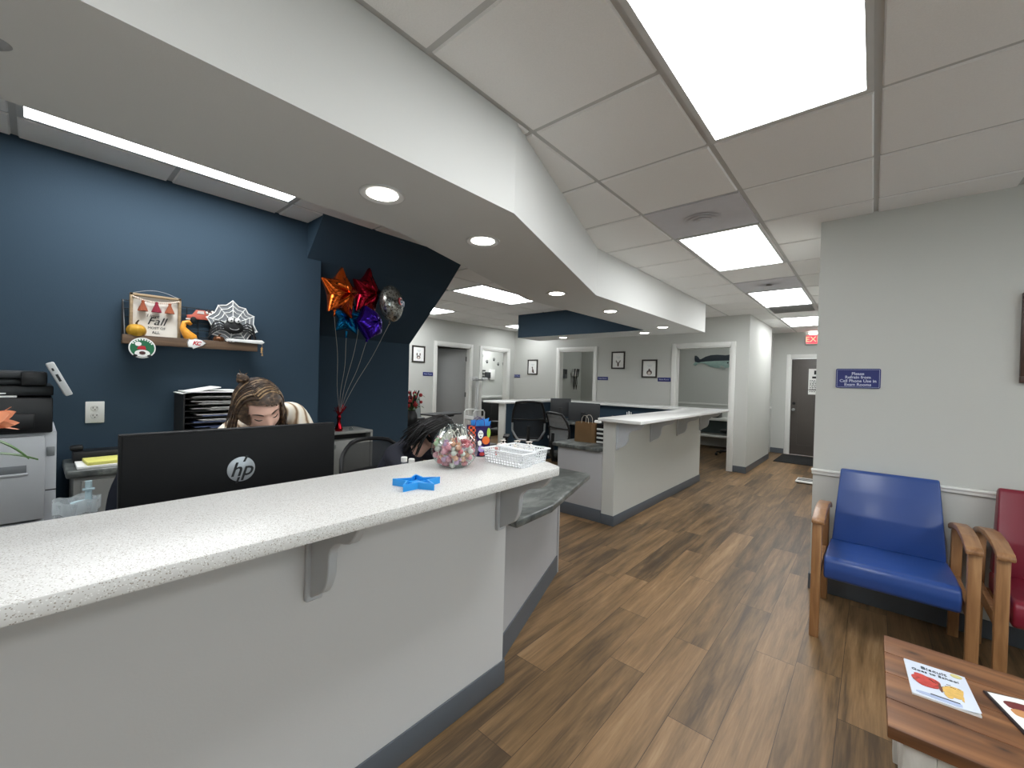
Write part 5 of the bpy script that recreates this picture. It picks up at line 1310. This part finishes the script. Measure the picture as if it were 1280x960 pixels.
k.ball(bc, .015, 12); k.tube([bc, bc + V((-.004, -.008, .024)), bc + V((.002, -.014, .04))], [.005, .003, .001], 5); k.tube([bc, bc + V((.006, .008, .022)), bc + V((.012, .014, .028))], [.005, .003, .001], 5)
k.build('hair_bun', HMA, p1, smooth=80)
k = MB(); k.tube([V(J1['up']).lerp(V(J1['nb']), .8) + V((.03 + .03 * math.cos(a), .062 * math.sin(a), -.0 - .035 * max(0, math.cos(a)))) for a in [i * 2 * PI / 24 for i in range(24)]], .004, 6, closed=True); k.build('lanyard', BLACKM, p1)

# ---- the dark haired woman hidden behind the candy jar
Hm2 = Matrix.Translation((-2.20, 1.775, 1.018)) @ Matrix.Rotation(math.radians(32), 4, 'Z') @ Matrix.Rotation(math.radians(52), 4, 'Y')
R2 = (-2.6, 1.72, 0)
J2 = dict(pelvis=(-2.66, 1.70, .55), belly=(-2.61, 1.70, .68), chest=(-2.51, 1.705, .80), up=(-2.40, 1.72, .885), nb=(-2.31, 1.745, .925), neck=(-2.27, 1.755, .945),
          shL=(-2.38, 1.885, .865), shR=(-2.40, 1.555, .865), elL=(-2.16, 1.95, .80), elR=(-2.17, 1.50, .80), wrL=(-1.95, 1.86, .797), wrR=(-1.95, 1.60, .797),
          hipL=(-2.6, 1.79, .54), hipR=(-2.6, 1.61, .54), knL=(-2.2, 1.82, .53), knR=(-2.2, 1.58, .53), anL=(-2.24, 1.82, .09), anR=(-2.24, 1.58, .09))
HB1 = hair_mat('black_hair', [(.3, (9, 8, 9)), (.6, (18, 15, 15)), (.8, (34, 28, 27))], .42)
p2 = person('dark haired woman with head bowed in dark navy top behind the candy jar', R2, J2, Hm2, SKIN, mat('navy_top', (28, 30, 42), .85, 0, .15, 60), mat('black_trousers', (22, 22, 26), .8), BLACK, True, .02)
face_details(p2, Hm2, mat('dark_lashes', (20, 14, 14), .6), mat('eyebrow_black', (34, 24, 22), .7), mat('lip_rose', (176, 100, 98), .4))
hair_cap(p2, Hm2, HB1, lambda c: c.x > .012 and c.z < .060 and abs(c.y) < .058 or c.z < -.06)
rn = random.Random(9); k = MB()
for i in range(170):
    s = -1 if i % 2 else 1; xs = rn.uniform(-.085, .07 if s > 0 else .012); off = rn.uniform(.012, .022); a1 = rn.uniform(1.4, 1.9)
    pts = [Hm2 @ ell(xs - .03 * q / 7, s * a1 * q / 7, off) for q in range(8)]
    L_ = rn.uniform(.12, .24); e = pts[-1].copy(); dx = rn.uniform(-.16, -.03); dy = (-.10 if s < 0 else .03) * rn.uniform(.3, 1)
    for q in range(1, 7): u = q / 6; pts.append(e + V((dx * u, dy * u, -L_ * u ** 1.3 * .75)))
    w = rn.uniform(.004, .0065); kk = len(pts); k.tube(pts, [w * (1 if q < kk * .7 else 1 - .7 * (q / (kk - 1) - .7) / .3) for q in range(kk)], 5)
k.build('hair_locks', HB1, p2, smooth=80)

# ================================================================== OFFICE CHAIRS
MESHB = mesh_fabric('black_chair_mesh', (26, 27, 29), .42); MESHG = mesh_fabric('grey_chair_mesh', (150, 153, 156), .36)
NAVYF = mat('navy_chair_fabric', (30, 36, 50), .85, 0, .12, 80)
def office_chair(label, loc, rotz, back='mesh', top=1.02, wid=.46, bm_=None, silver=False, low=.52, arms=True, group=None, rnd=.10):
    """faces local +x"""
    t = thing('office_chair', label, 'office chair', loc, rotz, group)
    k = MB()
    for i in range(5): a = 2 * PI * i / 5 + .3; k.tube([(0, 0, .11), (.16 * math.cos(a), .16 * math.sin(a), .095), (.30 * math.cos(a), .30 * math.sin(a), .07)], [.03, .022, .016], 8)
    k.build('base', BLACK, t, world=False)
    for i in range(5):
        a = 2 * PI * i / 5 + .3; x, y = .30 * math.cos(a), .30 * math.sin(a); k = MB()
        for o_ in (-.014, .014): k.lathe([(0, -.009), (.024, -.009), (.027, 0), (.024, .009), (0, .009)], n=14, M=frameM((x + o_ * math.sin(a), y - o_ * math.cos(a), .027), (math.cos(a), math.sin(a), 0), (0, 0, 1)))
        k.build('caster', BLACK, t, world=False)
    k = MB(); k.cyl((0, 0), .028, .10, .30, 16); k.cyl((0, 0), .018, .28, .41, 16); k.box(-.12, .12, -.10, .10, .395, .425, b=.01); k.build('column', DGREY, t, world=False)
    k = MB(); sp = [(-.23, .43), (-.235, .47), (-.20, .49), (.15, .488), (.22, .475), (.25, .45), (.235, .425)]; k.prism(sp, 'y', -.235, .235, b=.02, seg=3); k.build('seat', BLACKM if back != 'navy' else NAVYF, t, world=False, smooth=60)
    hw = wid / 2
    def bx(v): return -.235 - .07 * v + .045 * math.sin(PI * v)      # back profile, leans away
    def bp(u, v):
        y = (u - .5) * 2; w = hw * (.86 + .14 * math.sin(PI * min(1, v * 1.05))) * (1 - rnd * max(0, (v - .7) / .3) ** 2.5); z = low + (top - low) * v
        return V((bx(v) + .045 * y * y, y * w, z + (.015 * (1 - y * y) if v > .98 else 0)))
    if back in ('mesh',):
        k = MB(); k.surf(lambda u, v: bp(.03 + .94 * u, .02 + .96 * v), 16, 18); k.build('backrest_mesh', bm_ or MESHB, t, world=False, smooth=80)
        k = MB()
        k.tube([bp(0, v / 12) for v in range(13)] + [bp(u / 12, 1) for u in range(1, 13)] + [bp(1, 1 - v / 12) for v in range(1, 13)] + [bp(1 - u / 12, 0) for u in range(1, 12)], .015, 8, closed=True)
        k.tube([bp(u / 10, .52) + V((-.012, 0, 0)) for u in range(11)], .010, 6)
        k.build('back_frame', BLACK, t, world=False)
        if silver:
            k = MB(); k.tube([bp(0, .42) + V((-.02, 0, 0)), bp(0, .2) + V((-.025, -.01, 0)), bp(.08, .04) + V((-.03, 0, -.01))] + [bp(.15 + .7 * i / 8, 0) + V((-.03, 0, -.02)) for i in range(9)] + [bp(.92, .04) + V((-.03, 0, -.01)), bp(1, .2) + V((-.025, .01, 0)), bp(1, .42) + V((-.02, 0, 0))], .014, 8)
            k.build('lumbar_bow', STEEL, t, world=False)
    else:
        k = MB()
        def sh_(u, v):
            p = bp(u, v); return p
        t_ = bmesh.new(); g = [[t_.verts.new(bp(i / 14, j / 14)) for j in range(15)] for i in range(15)]
        for i in range(14):
            for j in range(14): t_.faces.new((g[i][j], g[i + 1][j], g[i + 1][j + 1], g[i][j + 1]))
        bmesh.ops.solidify(t_, geom=t_.faces[:], thickness=.05); bmesh.ops.recalc_face_normals(t_, faces=t_.faces)
        k._join(t_, 0); k.build('backrest', NAVYF if back == 'navy' else BLACKM, t, world=False, smooth=60)
    k = MB(); k.tube([(-.10, 0, .40), (-.26, 0, .42), (bx(0) - .045, 0, .50), (bx(.35) - .05, 0, low + .35 * (top - low))], [.03, .028, .026, .02], 8); k.build('back_post', BLACK, t, world=False)
    if arms:
        for s in (-1, 1):
            k = MB(); k.tube([(-.02, s * .22, .41), (-.03, s * .285, .44), (-.02, s * .295, .62)], .016, 8); k.box(-.15, .11, s * .295 - .04, s * .295 + .04, .62, .645, b=.010); k.build('armrest', BLACK, t, world=False)
    return t
office_chair('navy office chair with its back left of the monitor', (-2.22, .405, 0), 0, 'navy', .945, .42, low=.56, arms=False)
office_chair('black office chair with curved back behind the dark haired woman', (-2.56, 1.66, 0), .05, 'mesh', .90, .54, low=.50, rnd=.32)
office_chair('black mesh office chair with silver bow seen from behind', (-3.475, 4.36, 0), math.radians(128), 'mesh', 1.10, .42, MESHB, True, .64)
office_chair('grey mesh office chair beside the brown paper bag', (-2.86, 4.44, 0), math.radians(70), 'mesh', .985, .42, MESHG, False, .62, arms=False)
office_chair('black office chair standing behind the white wire cart', (-5.15, 5.70, 0), math.radians(200), 'mesh', .98, .46, MESHB, False, .55)

# ================================================================== REAR ROOM THINGS
# brown paper bag
pb = thing('paper_bag', 'brown paper bag with handles on the station desk end', 'paper bag', (-2.325, 3.93, .74), .12)
k = MB(); t_ = bmesh.new(); q = [(-.115, -.06), (.075, -.06), (.115, -.04), (.115, .06), (-.115, .06)]
A = [t_.verts.new((x, y, .001)) for x, y in q]; B_ = [t_.verts.new((x * .98 + .004 * (i % 2), y * (.9 + .1 * (i % 2)), .212 - .008 * (i % 2))) for i, (x, y) in enumerate(q)]
t_.faces.new(A[::-1])
for i in range(5): t_.faces.new((A[i], A[(i + 1) % 5], B_[(i + 1) % 5], B_[i]))
bmesh.ops.solidify(t_, geom=t_.faces[:], thickness=.001); k._join(t_, 0); k.build('bag', mat('kraft_paper', (150, 120, 84), .8, 0, .12, 10, .3, 20), pb, world=False)
k = MB()
for y in (-.055, .055): k.tube([(-.04, y, .20), (-.036, y, .255), (-.015, y, .285), (.015, y, .285), (.036, y, .255), (.04, y, .20)], .0025, 6)
k.build('handle', mat('pale_twine', (196, 190, 176), .7), pb, world=False)
cp = thing('paper_cup', 'white lidded cup behind the brown paper bag', 'cup', (-2.30, 4.12, .74))  # cup shape made up to stand for a bright white glint of light
k = MB(); k.lathe([(0, 0), (.028, 0), (.038, .20), (0, .20)], (-2.30, 4.12, .74), 20); k.build('cup', PAPER, cp)
k = MB(); k.lathe([(.041, .20), (.041, .208), (.034, .222), (0, .222)], (-2.30, 4.12, .74), 20); k.build('lid', WHITE, cp)
mr = thing('magazine_rack', 'small black tray rack of papers beside the station counter wall', 'rack', (-2.09, 4.02, .74))
k = MB(); k.box(-2.19, -2.02, 3.90, 3.904, .74, .95); k.box(-2.19, -2.186, 3.90, 4.15, .74, .95)
for i in range(5): k.box(-2.19, -2.02, 3.90, 4.15, .742 + i * .045, .746 + i * .045)
k.build('trays', BLACK, mr)
k = MB()
for i in range(4): k.box(-2.18, -2.03, 3.885, 4.13, .75 + i * .045, .768 + i * .045)
k.build('papers', PAPER, mr)
def screen(label, c, rot, w, h, zb):
    t = thing('computer_monitor', label, 'monitor', (c[0], c[1], zb), rot)
    k = MB(); k.box(-w / 2, w / 2, -.012, .014, c[2] - zb - h, c[2] - zb, b=.003); k.build('housing', DGREY, t, world=False)
    k = MB(); k.box(-w / 2 + .01, w / 2 - .01, .014, .0155, c[2] - zb - h + .01, c[2] - zb - .01); k.build('screen', mat('station_screen', (20, 22, 26), .2), t, world=False)
    k = MB(); k.box(-.03, .03, -.035, -.01, .01, c[2] - zb - h * .5, b=.004); k.build('stand_neck', BLACK, t, world=False)
    k = MB(); k.box(-.10, .10, -.09, .07, 0, .012, b=.004); k.build('stand_base', BLACK, t, world=False)
screen('dark grey monitor on the rear desk behind the paper bag', (-3.45, 5.72, 1.055), 0, .56, .30, .74)
screen('dark monitor turned sideways left of the grey monitor', (-3.92, 5.76, 1.10), math.radians(35), .34, .30, .74)
cu_ = thing('pen_cup', 'small glass cup of pens on the rear desk', 'pen cup', (-2.62, 5.85, .74))
k = MB(); k.lathe([(0, 0), (.035, 0), (.04, .13), (.036, .13), (.032, .01), (0, .01)], (-2.7, 5.75, .74), 18); k.build('cup', GLASS, cu_)
k = MB()
for i in range(6): a = i * 1.05; k.tube([(-2.7 + .015 * math.cos(a), 5.75 + .015 * math.sin(a), .76), (-2.7 + .035 * math.cos(a), 5.75 + .035 * math.sin(a), .95 + .01 * (i % 3))], .004, 6)
k.build('pens', PAPER, cu_)
t = thing('desk_phone', 'black desk phone on the rear desk', 'phone', (-2.95, 5.8, .74))
k = MB(); k.prism([(5.72, .74), (5.72, .765), (5.9, .83), (5.9, .74)], 'x', -3.05, -2.86, b=.006); k.build('body', BLACK, t)
k = MB(); k.tube([(-3.03, 5.73, .80), (-3.03, 5.81, .83), (-3.03, 5.89, .86)], [.022, .014, .022], 10); k.build('handset', BLACK, t)

# framed animal prints
def framed(label, ax, a0, a1, z0, z1, pos, kind):
    t = thing('framed_print', label, 'picture', (pos, (a0 + a1) / 2, z0) if ax == 'y' else ((a0 + a1) / 2, pos, z0))
    s = 1 if ax == 'y' else -1
    def bx(k, u0, u1, d0, d1, w0, w1, **kw):
        d0, d1 = sorted((pos + s * d0, pos + s * d1))
        k.box(*((d0, d1, u0, u1) if ax == 'y' else (u0, u1, d0, d1)), w0, w1, **kw)
    f = .026; k = MB()
    for u0, u1, w0, w1 in ((a0, a1, z0, z0 + f), (a0, a1, z1 - f, z1), (a0, a0 + f, z0 + f, z1 - f), (a1 - f, a1, z0 + f, z1 - f)): bx(k, u0, u1, 0, .02, w0, w1, b=.003)
    k.build('frame', FRAMEB, t)
    k = MB(); bx(k, a0 + .02, a1 - .02, .002, .008, z0 + .02, z1 - .02); k.build('mat_board', PAPER, t)
    M_ = frameM((pos + s * .0085, (a0 + a1) / 2, z0 + .105) if ax == 'y' else ((a0 + a1) / 2, pos + s * .0085, z0 + .105), (0, 1, 0) if ax == 'y' else (1, 0, 0), (0, 0, 1))
    def el(k, x, z, rx, rz, mi=0): k.prism([(x + rx * math.cos(2 * PI * i / 16), z + rz * math.sin(2 * PI * i / 16)) for i in range(16)], 'z', 0, .001 + .0004 * mi, mi=mi, M=M_)
    k = MB()
    if kind == 'face':
        el(k, 0, -.01, .042, .034); el(k, -.034, .045, .013, .028); el(k, .034, .045, .013, .028); el(k, 0, -.018, .025, .02, 1)
    elif kind == 'tall':
        el(k, .01, -.02, .026, .04); el(k, .0, .03, .012, .035); el(k, -.01, .06, .016, .013); el(k, .03, -.05, .02, .018)
    elif kind == 'deer':
        el(k, 0, -.02, .018, .04)
        for s_ in (-1, 1):
            for j in range(3): el(k, s_ * (.014 + .014 * j), .015 + .016 * j, .006, .022)
    else:
        el(k, 0, -.01, .052, .045); el(k, 0, -.022, .03, .030, 1); el(k, 0, .045, .018, .016)
    k.build('animal_drawing', [mat('print_brown', (92, 76, 70), .6, 0, .3, 60), mat('print_light', (216, 206, 198), .6)], t)
    k = MB()
    for j in range(3):
        for i in range(5 - j):
            x = -.04 + .02 * i + .01 * j; k.prism([(x, .095 + .016 * (2 - j)), (x + .012, .095 + .016 * (2 - j)), (x + .012, .100 + .016 * (2 - j)), (x, .100 + .016 * (2 - j))], 'z', 0, .0008, M=M_)
    k.build('caption_lines', mat('print_grey', (160, 172, 182), .6), t)
framed('framed print left of the dark doorway near the slanted bulkhead', 'y', 4.525, 4.815, 1.665, 1.975, XL, 'face')
framed('framed print left of the instrument room doorway', 'x', -5.975, -5.69, 1.52, 1.86, YF, 'tall')
framed('higher framed print right of the instrument room doorway', 'x', -3.872, -3.59, 1.655, 1.99, YF, 'deer')
framed('lower framed print left of the whale room doorway', 'x', -3.25, -2.96, 1.495, 1.83, YF, 'round')
def room_sign(label, ax, a0, a1, z0, z1, pos):
    s = 1 if ax == 'y' else -1; d0, d1 = sorted((pos, pos + s * .006))
    t = thing('room_sign', label, 'sign', (pos, (a0 + a1) / 2, z0) if ax == 'y' else ((a0 + a1) / 2, pos, z0))
    k = MB(); k.box(*((d0, d1, a0, a1) if ax == 'y' else (a0, a1, d0, d1)), z0, z1, b=.002); k.build('plate', SIGNB, t)
    o = (pos + s * .0065, (a0 + a1) / 2, (z0 + z1) / 2) if ax == 'y' else ((a0 + a1) / 2, pos + s * .0065, (z0 + z1) / 2)
    text('lettering', 'Exam Room', .036, SIGNT, t, o, (0, 1, 0) if ax == 'y' else (1, 0, 0), (0, 0, 1))
room_sign('small blue room sign left of the dark doorway', 'y', 4.785, 5.02, 1.42, 1.492, XL)
room_sign('small blue room sign in the far corner right of the paw print doorway', 'x', -6.375, -6.20, 1.445, 1.515, YF)
room_sign('small blue room sign right of the instrument room doorway', 'x', -4.17, -3.94, 1.43, 1.498, YF)
room_sign('small blue room sign left of the whale room doorway', 'x', -2.945, -2.71, 1.43, 1.503, YF)

# whale on the wall of the end room
wh = thing('whale_plaque', 'painted wooden whale hanging on the wall of the end room', 'whale decoration', (-2.8, 10.19, 1.9))
def whp(px, py): return (-3.215 + (px - 137) / (868 - 137) * .83, 2.085 - (py - 375) / (665 - 375) * .335)
top_ = [(170, 385), (205, 388), (240, 420), (270, 462), (300, 455), (380, 410), (480, 380), (600, 374), (690, 382), (760, 388), (830, 376), (868, 376)]
mid_ = [(868, 490), (760, 492), (560, 495), (400, 505), (300, 515)]
bot_ = [(868, 600), (800, 630), (740, 640), (600, 635), (480, 612), (400, 565), (340, 545), (300, 540), (240, 545), (185, 590), (137, 572), (165, 540), (180, 510), (170, 450)]
k = MB(); k.prism([whp(*p) for p in top_ + mid_ + [(240, 530), (180, 510), (170, 450)]], 'y', 10.172, 10.196, b=.002); k.build('dark_back', mat('slate_paint', (44, 52, 62), .6, 0, .3, 20), wh)
k = MB(); k.prism([whp(*p) for p in mid_[::-1][0:0] + [(868, 490)] + bot_[:-1] + [(240, 530)] + mid_[::-1][:-1]], 'y', 10.174, 10.196, b=.002); k.build('pale_belly', mat('seafoam_paint', (150, 176, 170), .6, 0, .2, 20), wh)
k = MB(); p = whp(800, 535); k.ball((p[0], 10.168, p[1]), (.016, .006, .016), 10); k.build('eye', INK, wh)
k = MB(); k.prism([whp(*p) for p in ((660, 590), (720, 600), (770, 655), (710, 668), (680, 640))], 'y', 10.16, 10.176, b=.002); k.build('fin', mat('fin_paint', (170, 176, 170), .6), wh)
# bench in the end room, stool
eb = thing('exam_bench', 'white two tier bench in the end room under the whale', 'bench', (-2.9, 9.9, 0))
k = MB(); k.box(-3.68, -1.9, 9.62, 10.19, .63, .68, b=.006); k.build('top', WHITE, eb)
k = MB(); k.box(-3.68, -1.9, 9.66, 10.19, .26, .31, b=.006); k.build('lower_shelf', WHITE, eb)
k = MB(); k.box(-3.66, -1.92, 10.12, 10.18, .31, .63); k.build('back_panel', mat('teal_grey_panel', (84, 98, 98), .6), eb)
for x in (-3.64, -1.98): k = MB(); k.box(x, x + .05, 9.68, 10.18, 0, .63, b=.003); k.build('leg', WHITE, eb)
k = MB(); k.box(-2.9, -2.5, 9.68, 10.0, .685, .80, b=.01); tag(k.build('storage_box', DGREY, None), 'dark flat box lying on the white bench in the end room', 'box')
sl = thing('rolling_stool', 'black rolling stool just inside the end room', 'stool', (-2.12, 9.05, 0))
k = MB()
for i in range(5): a = 2 * PI * i / 5; k.tube([(-2.12, 9.05, .09), (-2.12 + .24 * math.cos(a), 9.05 + .24 * math.sin(a), .065)], [.022, .014], 8)
k.cyl((-2.12, 9.05), .02, .08, .45, 12); k.build('base', BLACK, sl)
for i in range(5): a = 2 * PI * i / 5; k = MB(); k.ball((-2.12 + .24 * math.cos(a), 9.05 + .24 * math.sin(a), .028), .028, 10); k.build('caster', BLACK, sl)
k = MB(); k.cyl((-2.12, 9.05), .17, .45, .51, 28, b=.015); k.build('seat', BLACKM, sl)

# instruments on the wall of room three
bp_ = thing('wall_gauge', 'grey blood pressure gauge box on the instrument room wall', 'gauge', (-5.6, 8.33, 1.57))
k = MB(); k.box(-5.6, -5.55, 8.27, 8.40, 1.46, 1.68, b=.006); k.build('body', mat('gauge_grey', (96, 100, 104), .4), bp_)
k = MB(); k.box(-5.551, -5.548, 8.285, 8.385, 1.56, 1.665); k.build('dial', DGREY, bp_)
ot = thing('wall_otoscope', 'white diagnostic wall unit with hanging black cords in the instrument room', 'instrument', (-5.6, 8.72, 1.55))
k = MB(); k.box(-5.6, -5.53, 8.62, 8.86, 1.52, 1.62, b=.008); k.box(-5.6, -5.54, 8.68, 8.80, 1.62, 1.70, b=.008); k.build('housing', WHITE, ot)
for y in (8.66, 8.76, 8.83): k = MB(); k.tube([(-5.53, y, 1.50), (-5.51, y, 1.60), (-5.50, y, 1.70)], [.012, .012, .018], 8); k.build('handle', BLACK, ot)
k = MB()
for y in (8.66, 8.76): k.tube([(-5.53, y, 1.52), (-5.525, y - .02, 1.35), (-5.525, y + .01, 1.20), (-5.525, y + .04, 1.34), (-5.53, y + .03, 1.52)], .010, 6)
k.build('coiled_cord', BLACK, ot)

# paw prints, posters and gauge in the lit room
PAWM = mat('paw_print_black', (40, 42, 44), .6)
for i, (y, z) in enumerate(((7.935, 2.010), (8.13, 1.862), (8.40, 1.935), (8.58, 1.815), (8.80, 1.832))):
    M_ = frameM((-8.0 + .001, y, z), (0, 1, 0), (0, 0, 1)) @ Matrix.Rotation((-.4, .3, -.2, .4, 0)[i], 4, 'Z'); k = MB()
    def el(x, zz, rx, rz): k.prism([(x + rx * math.cos(2 * PI * q / 14), zz + rz * math.sin(2 * PI * q / 14)) for q in range(14)], 'z', 0, .002, M=M_)
    el(0, -.012, .036, .028)
    for x, zz in ((-.038, .022), (-.014, .040), (.014, .040), (.038, .022)): el(x, zz, .011, .015)
    tag(k.build('paw_print', PAWM), 'black paw print sticker, %s from the left on the lit room wall' % ('first', 'second', 'third', 'fourth', 'fifth')[i], 'sticker')
bg = thing('wall_monitor', 'grey vital signs monitor and basket on the lit room wall', 'monitor', (-8.0, 8.05, 1.55))
k = MB(); k.box(-8.0, -7.93, 8.05, 8.22, 1.42, 1.58, b=.006); k.build('screen_box', DGREY, bg)
k = MB(); k.box(-8.0, -7.96, 8.22, 8.42, 1.38, 1.66, b=.004); k.build('back_plate', WHITE, bg)
k = MB()
for i in range(4): k.box(-7.97, -7.94, 7.90, 8.02, 1.60 - i * .085, 1.635 - i * .085)
k.build('cuff_hooks', INK, bg)
k = MB(); k.box(-7.98, -7.0, 7.3, 9.2, .0, .84, b=.01); tag(k.build('storage_bench', BLACKM), 'black low storage bench inside the lit room', 'bench')

# upright scale between the doors
sc_ = thing('medical_scale', 'upright white and grey medical scale between the two left doorways', 'scale', (-6.2, 6.13, 0))
k = MB(); k.box(-6.35, -5.85, 5.95, 6.30, 0, .06, b=.01); k.build('platform', mat('scale_grey', (120, 122, 124), .5), sc_)
k = MB(); k.box(-6.33, -6.28, 6.10, 6.16, .06, 1.36, b=.006); k.build('column', mat('scale_white', (206, 208, 208), .4), sc_)
k = MB(); k.box(-6.31, -6.26, 5.99, 6.33, 1.35, 1.385, b=.006); k.build('beam', STEEL, sc_)
k = MB(); k.box(-6.30, -6.22, 5.97, 6.08, 1.36, 1.43, b=.012); k.box(-6.30, -6.22, 6.25, 6.36, 1.36, 1.42, b=.012); k.build('display', mat('scale_head', (214, 216, 216), .35), sc_)
# white wire cart
wc = thing('wire_cart', 'small white wire cart left of the navy counter end', 'cart', (-5.35, 5.15, 0))
WCM = mat('white_wire', (222, 224, 222), .4)
k = MB()
for x in (-5.47, -5.23):
    k.tube([(x, 5.02, .06), (x, 5.02, .80), (x, 5.05, .835), (x, 5.25, .835), (x, 5.28, .80), (x, 5.28, .06)], .011, 8)
k.build('frame', WCM, wc)
for z in (.22, .45, .66):
    k = MB(); k.box(-5.47, -5.23, 5.02, 5.28, z, z + .012); k.box(-5.24, -5.23, 5.02, 5.28, z, z + .07); k.box(-5.47, -5.46, 5.02, 5.28, z, z + .07); k.box(-5.47, -5.23, 5.02, 5.03, z, z + .07); k.build('shelf', WCM, wc)
for x in (-5.47, -5.23):
    for y in (5.02, 5.28): k = MB(); k.ball((x, y, .03), .03, 10); k.build('caster', BLACK, wc)
k = MB(); k.box(-5.44, -5.26, 5.05, 5.25, .462, .54, b=.006); tag(k.build('wooden_box', mat('light_wood_box', (160, 126, 84), .6, 0, .2, 12)), 'light wooden box on the middle shelf of the white cart', 'box')
# grey phlebotomy chair and red flowers
pc_ = thing('blood_draw_chair', 'grey padded blood draw chair with tray arm right of the navy recess wall', 'chair', (-5.05, 3.78, 0), .2)
GV = mat('grey_chair_vinyl', (132, 138, 138), .55, 0, .06, 10)
k = MB(); k.box(-.24, .26, -.25, .25, .50, .60, b=.03, seg=3); k.build('seat', GV, pc_, world=False, smooth=60)
k = MB(); k.prism([(-.30, .58), (-.34, .85), (-.36, 1.06), (-.33, 1.11), (-.27, 1.10), (-.24, .85), (-.20, .58)], 'y', -.25, .25, b=.03, seg=3); k.build('backrest', GV, pc_, world=False, smooth=60)
k = MB()
for s in (-1, 1): k.tube([(-.2, s * .265, 0), (-.2, s * .265, .50), (-.28, s * .27, .80), (-.31, s * .27, 1.06)], .014, 8); k.tube([(.24, s * .265, 0), (.24, s * .265, .55), (.2, s * .265, .80)], .014, 8)
k.tube([(.24, -.265, .5), (.24, .265, .5)], .012, 6); k.build('frame', BLACK, pc_, world=False)
k = MB(); k.box(-.16, .30, .26, .40, .80, .83, b=.012); k.box(-.16, .30, -.40, -.26, .80, .83, b=.012); k.build('armrest', DGREY, pc_, world=False)
k = MB(); k.box(.06, .36, -.10, .52, .835, .86, b=.01); k.build('tray_arm', DGREY, pc_, world=False)
ps = thing('plant_stand', 'dark pedestal stand beside the end of the navy recess wall', 'stand', (-4.42, 3.14, 0))
k = MB(); k.box(-4.56, -4.28, 3.0, 3.28, .74, .77, b=.004); k.build('top', BLACK, ps)
k = MB(); k.box(-4.46, -4.38, 3.10, 3.18, .03, .74); k.build('post', BLACK, ps)
k = MB(); k.box(-4.56, -4.28, 3.0, 3.28, 0, .03, b=.004); k.build('foot', BLACK, ps)
rf = thing('flower_arrangement', 'red flower arrangement in a black vase at the navy recess wall end', 'flowers', (-4.42, 3.14, .77))
k = MB(); k.lathe([(0, 0), (.06, 0), (.085, .06), (.08, .14), (.055, .19), (.06, .20)], (-4.42, 3.14, .77), 24); k.build('vase', BLACK, rf)
rn = random.Random(4); kg, kr, kk_ = MB(), MB(), MB()
for i in range(38):
    a = rn.uniform(0, 2 * PI); s_ = rn.uniform(.03, .13); h_ = rn.uniform(.02, .22); p = V((-4.42 + s_ * math.cos(a), 3.14 + s_ * math.sin(a), .97 + h_))
    kg.tube([(-4.42, 3.14, .94), p], .003, 4)
    if i % 2: kr.ball(p, (rn.uniform(.018, .03),) * 3, 8)
    else: kg.surf(lambda u, v, p=p, a=a: p + V((.07 * u * math.cos(a) - (v - .5) * .03 * math.sin(PI * u) * math.sin(a), .07 * u * math.sin(a) + (v - .5) * .03 * math.sin(PI * u) * math.cos(a), .02 * u - .05 * u * u)), 5, 2)
for i in range(9): a = i * .7; kk_.tube([(-4.42, 3.14, .94), (-4.42 + .06 * math.cos(a), 3.14 + .06 * math.sin(a), 1.12), (-4.42 + .10 * math.cos(a), 3.14 + .10 * math.sin(a), 1.22)], [.006, .012, .004], 5)
kg.build('leaves', GRN, rf); kr.build('blooms', mat('red_blooms', (156, 34, 38), .6, 0, .3, 40), rf); kk_.build('dark_sprays', mat('dark_spray', (32, 24, 26), .7), rf)

# ================================================================== CAMERA, LIGHT, VIEW
F, YAW, PITCH, ROLL = 518.449974, -.715849814, -9.73584449e-03, 2.70241262e-02
cy, sy, cp_, sp_ = math.cos(YAW), math.sin(YAW), math.cos(PITCH), math.sin(PITCH)
fw = V((sy * cp_, cy * cp_, sp_)); r0 = V((cy, -sy, 0)); u0 = r0.cross(fw)
r1 = r0 * math.cos(ROLL) + u0 * math.sin(ROLL); u1 = -r0 * math.sin(ROLL) + u0 * math.cos(ROLL)
cam = bpy.data.cameras.new('camera'); co = bpy.data.objects.new('camera', cam); COL.objects.link(co)
cam.sensor_width = 36; cam.lens = F / 1280 * 36; cam.clip_start = .02
co.matrix_world = Matrix(((r1.x, u1.x, -fw.x, 0), (r1.y, u1.y, -fw.y, 0), (r1.z, u1.z, -fw.z, CAMZ), (0, 0, 0, 1)))
SC.camera = co
w = bpy.data.worlds.new('world'); SC.world = w; w.use_nodes = True
w.node_tree.nodes['Background'].inputs[0].default_value = (.9, .95, 1, 1); w.node_tree.nodes['Background'].inputs[1].default_value = 2.8
vs = SC.view_settings; vs.view_transform = 'Standard'; vs.look = 'None'; vs.gamma = 1; vs.exposure = .15; vs.use_curve_mapping = False
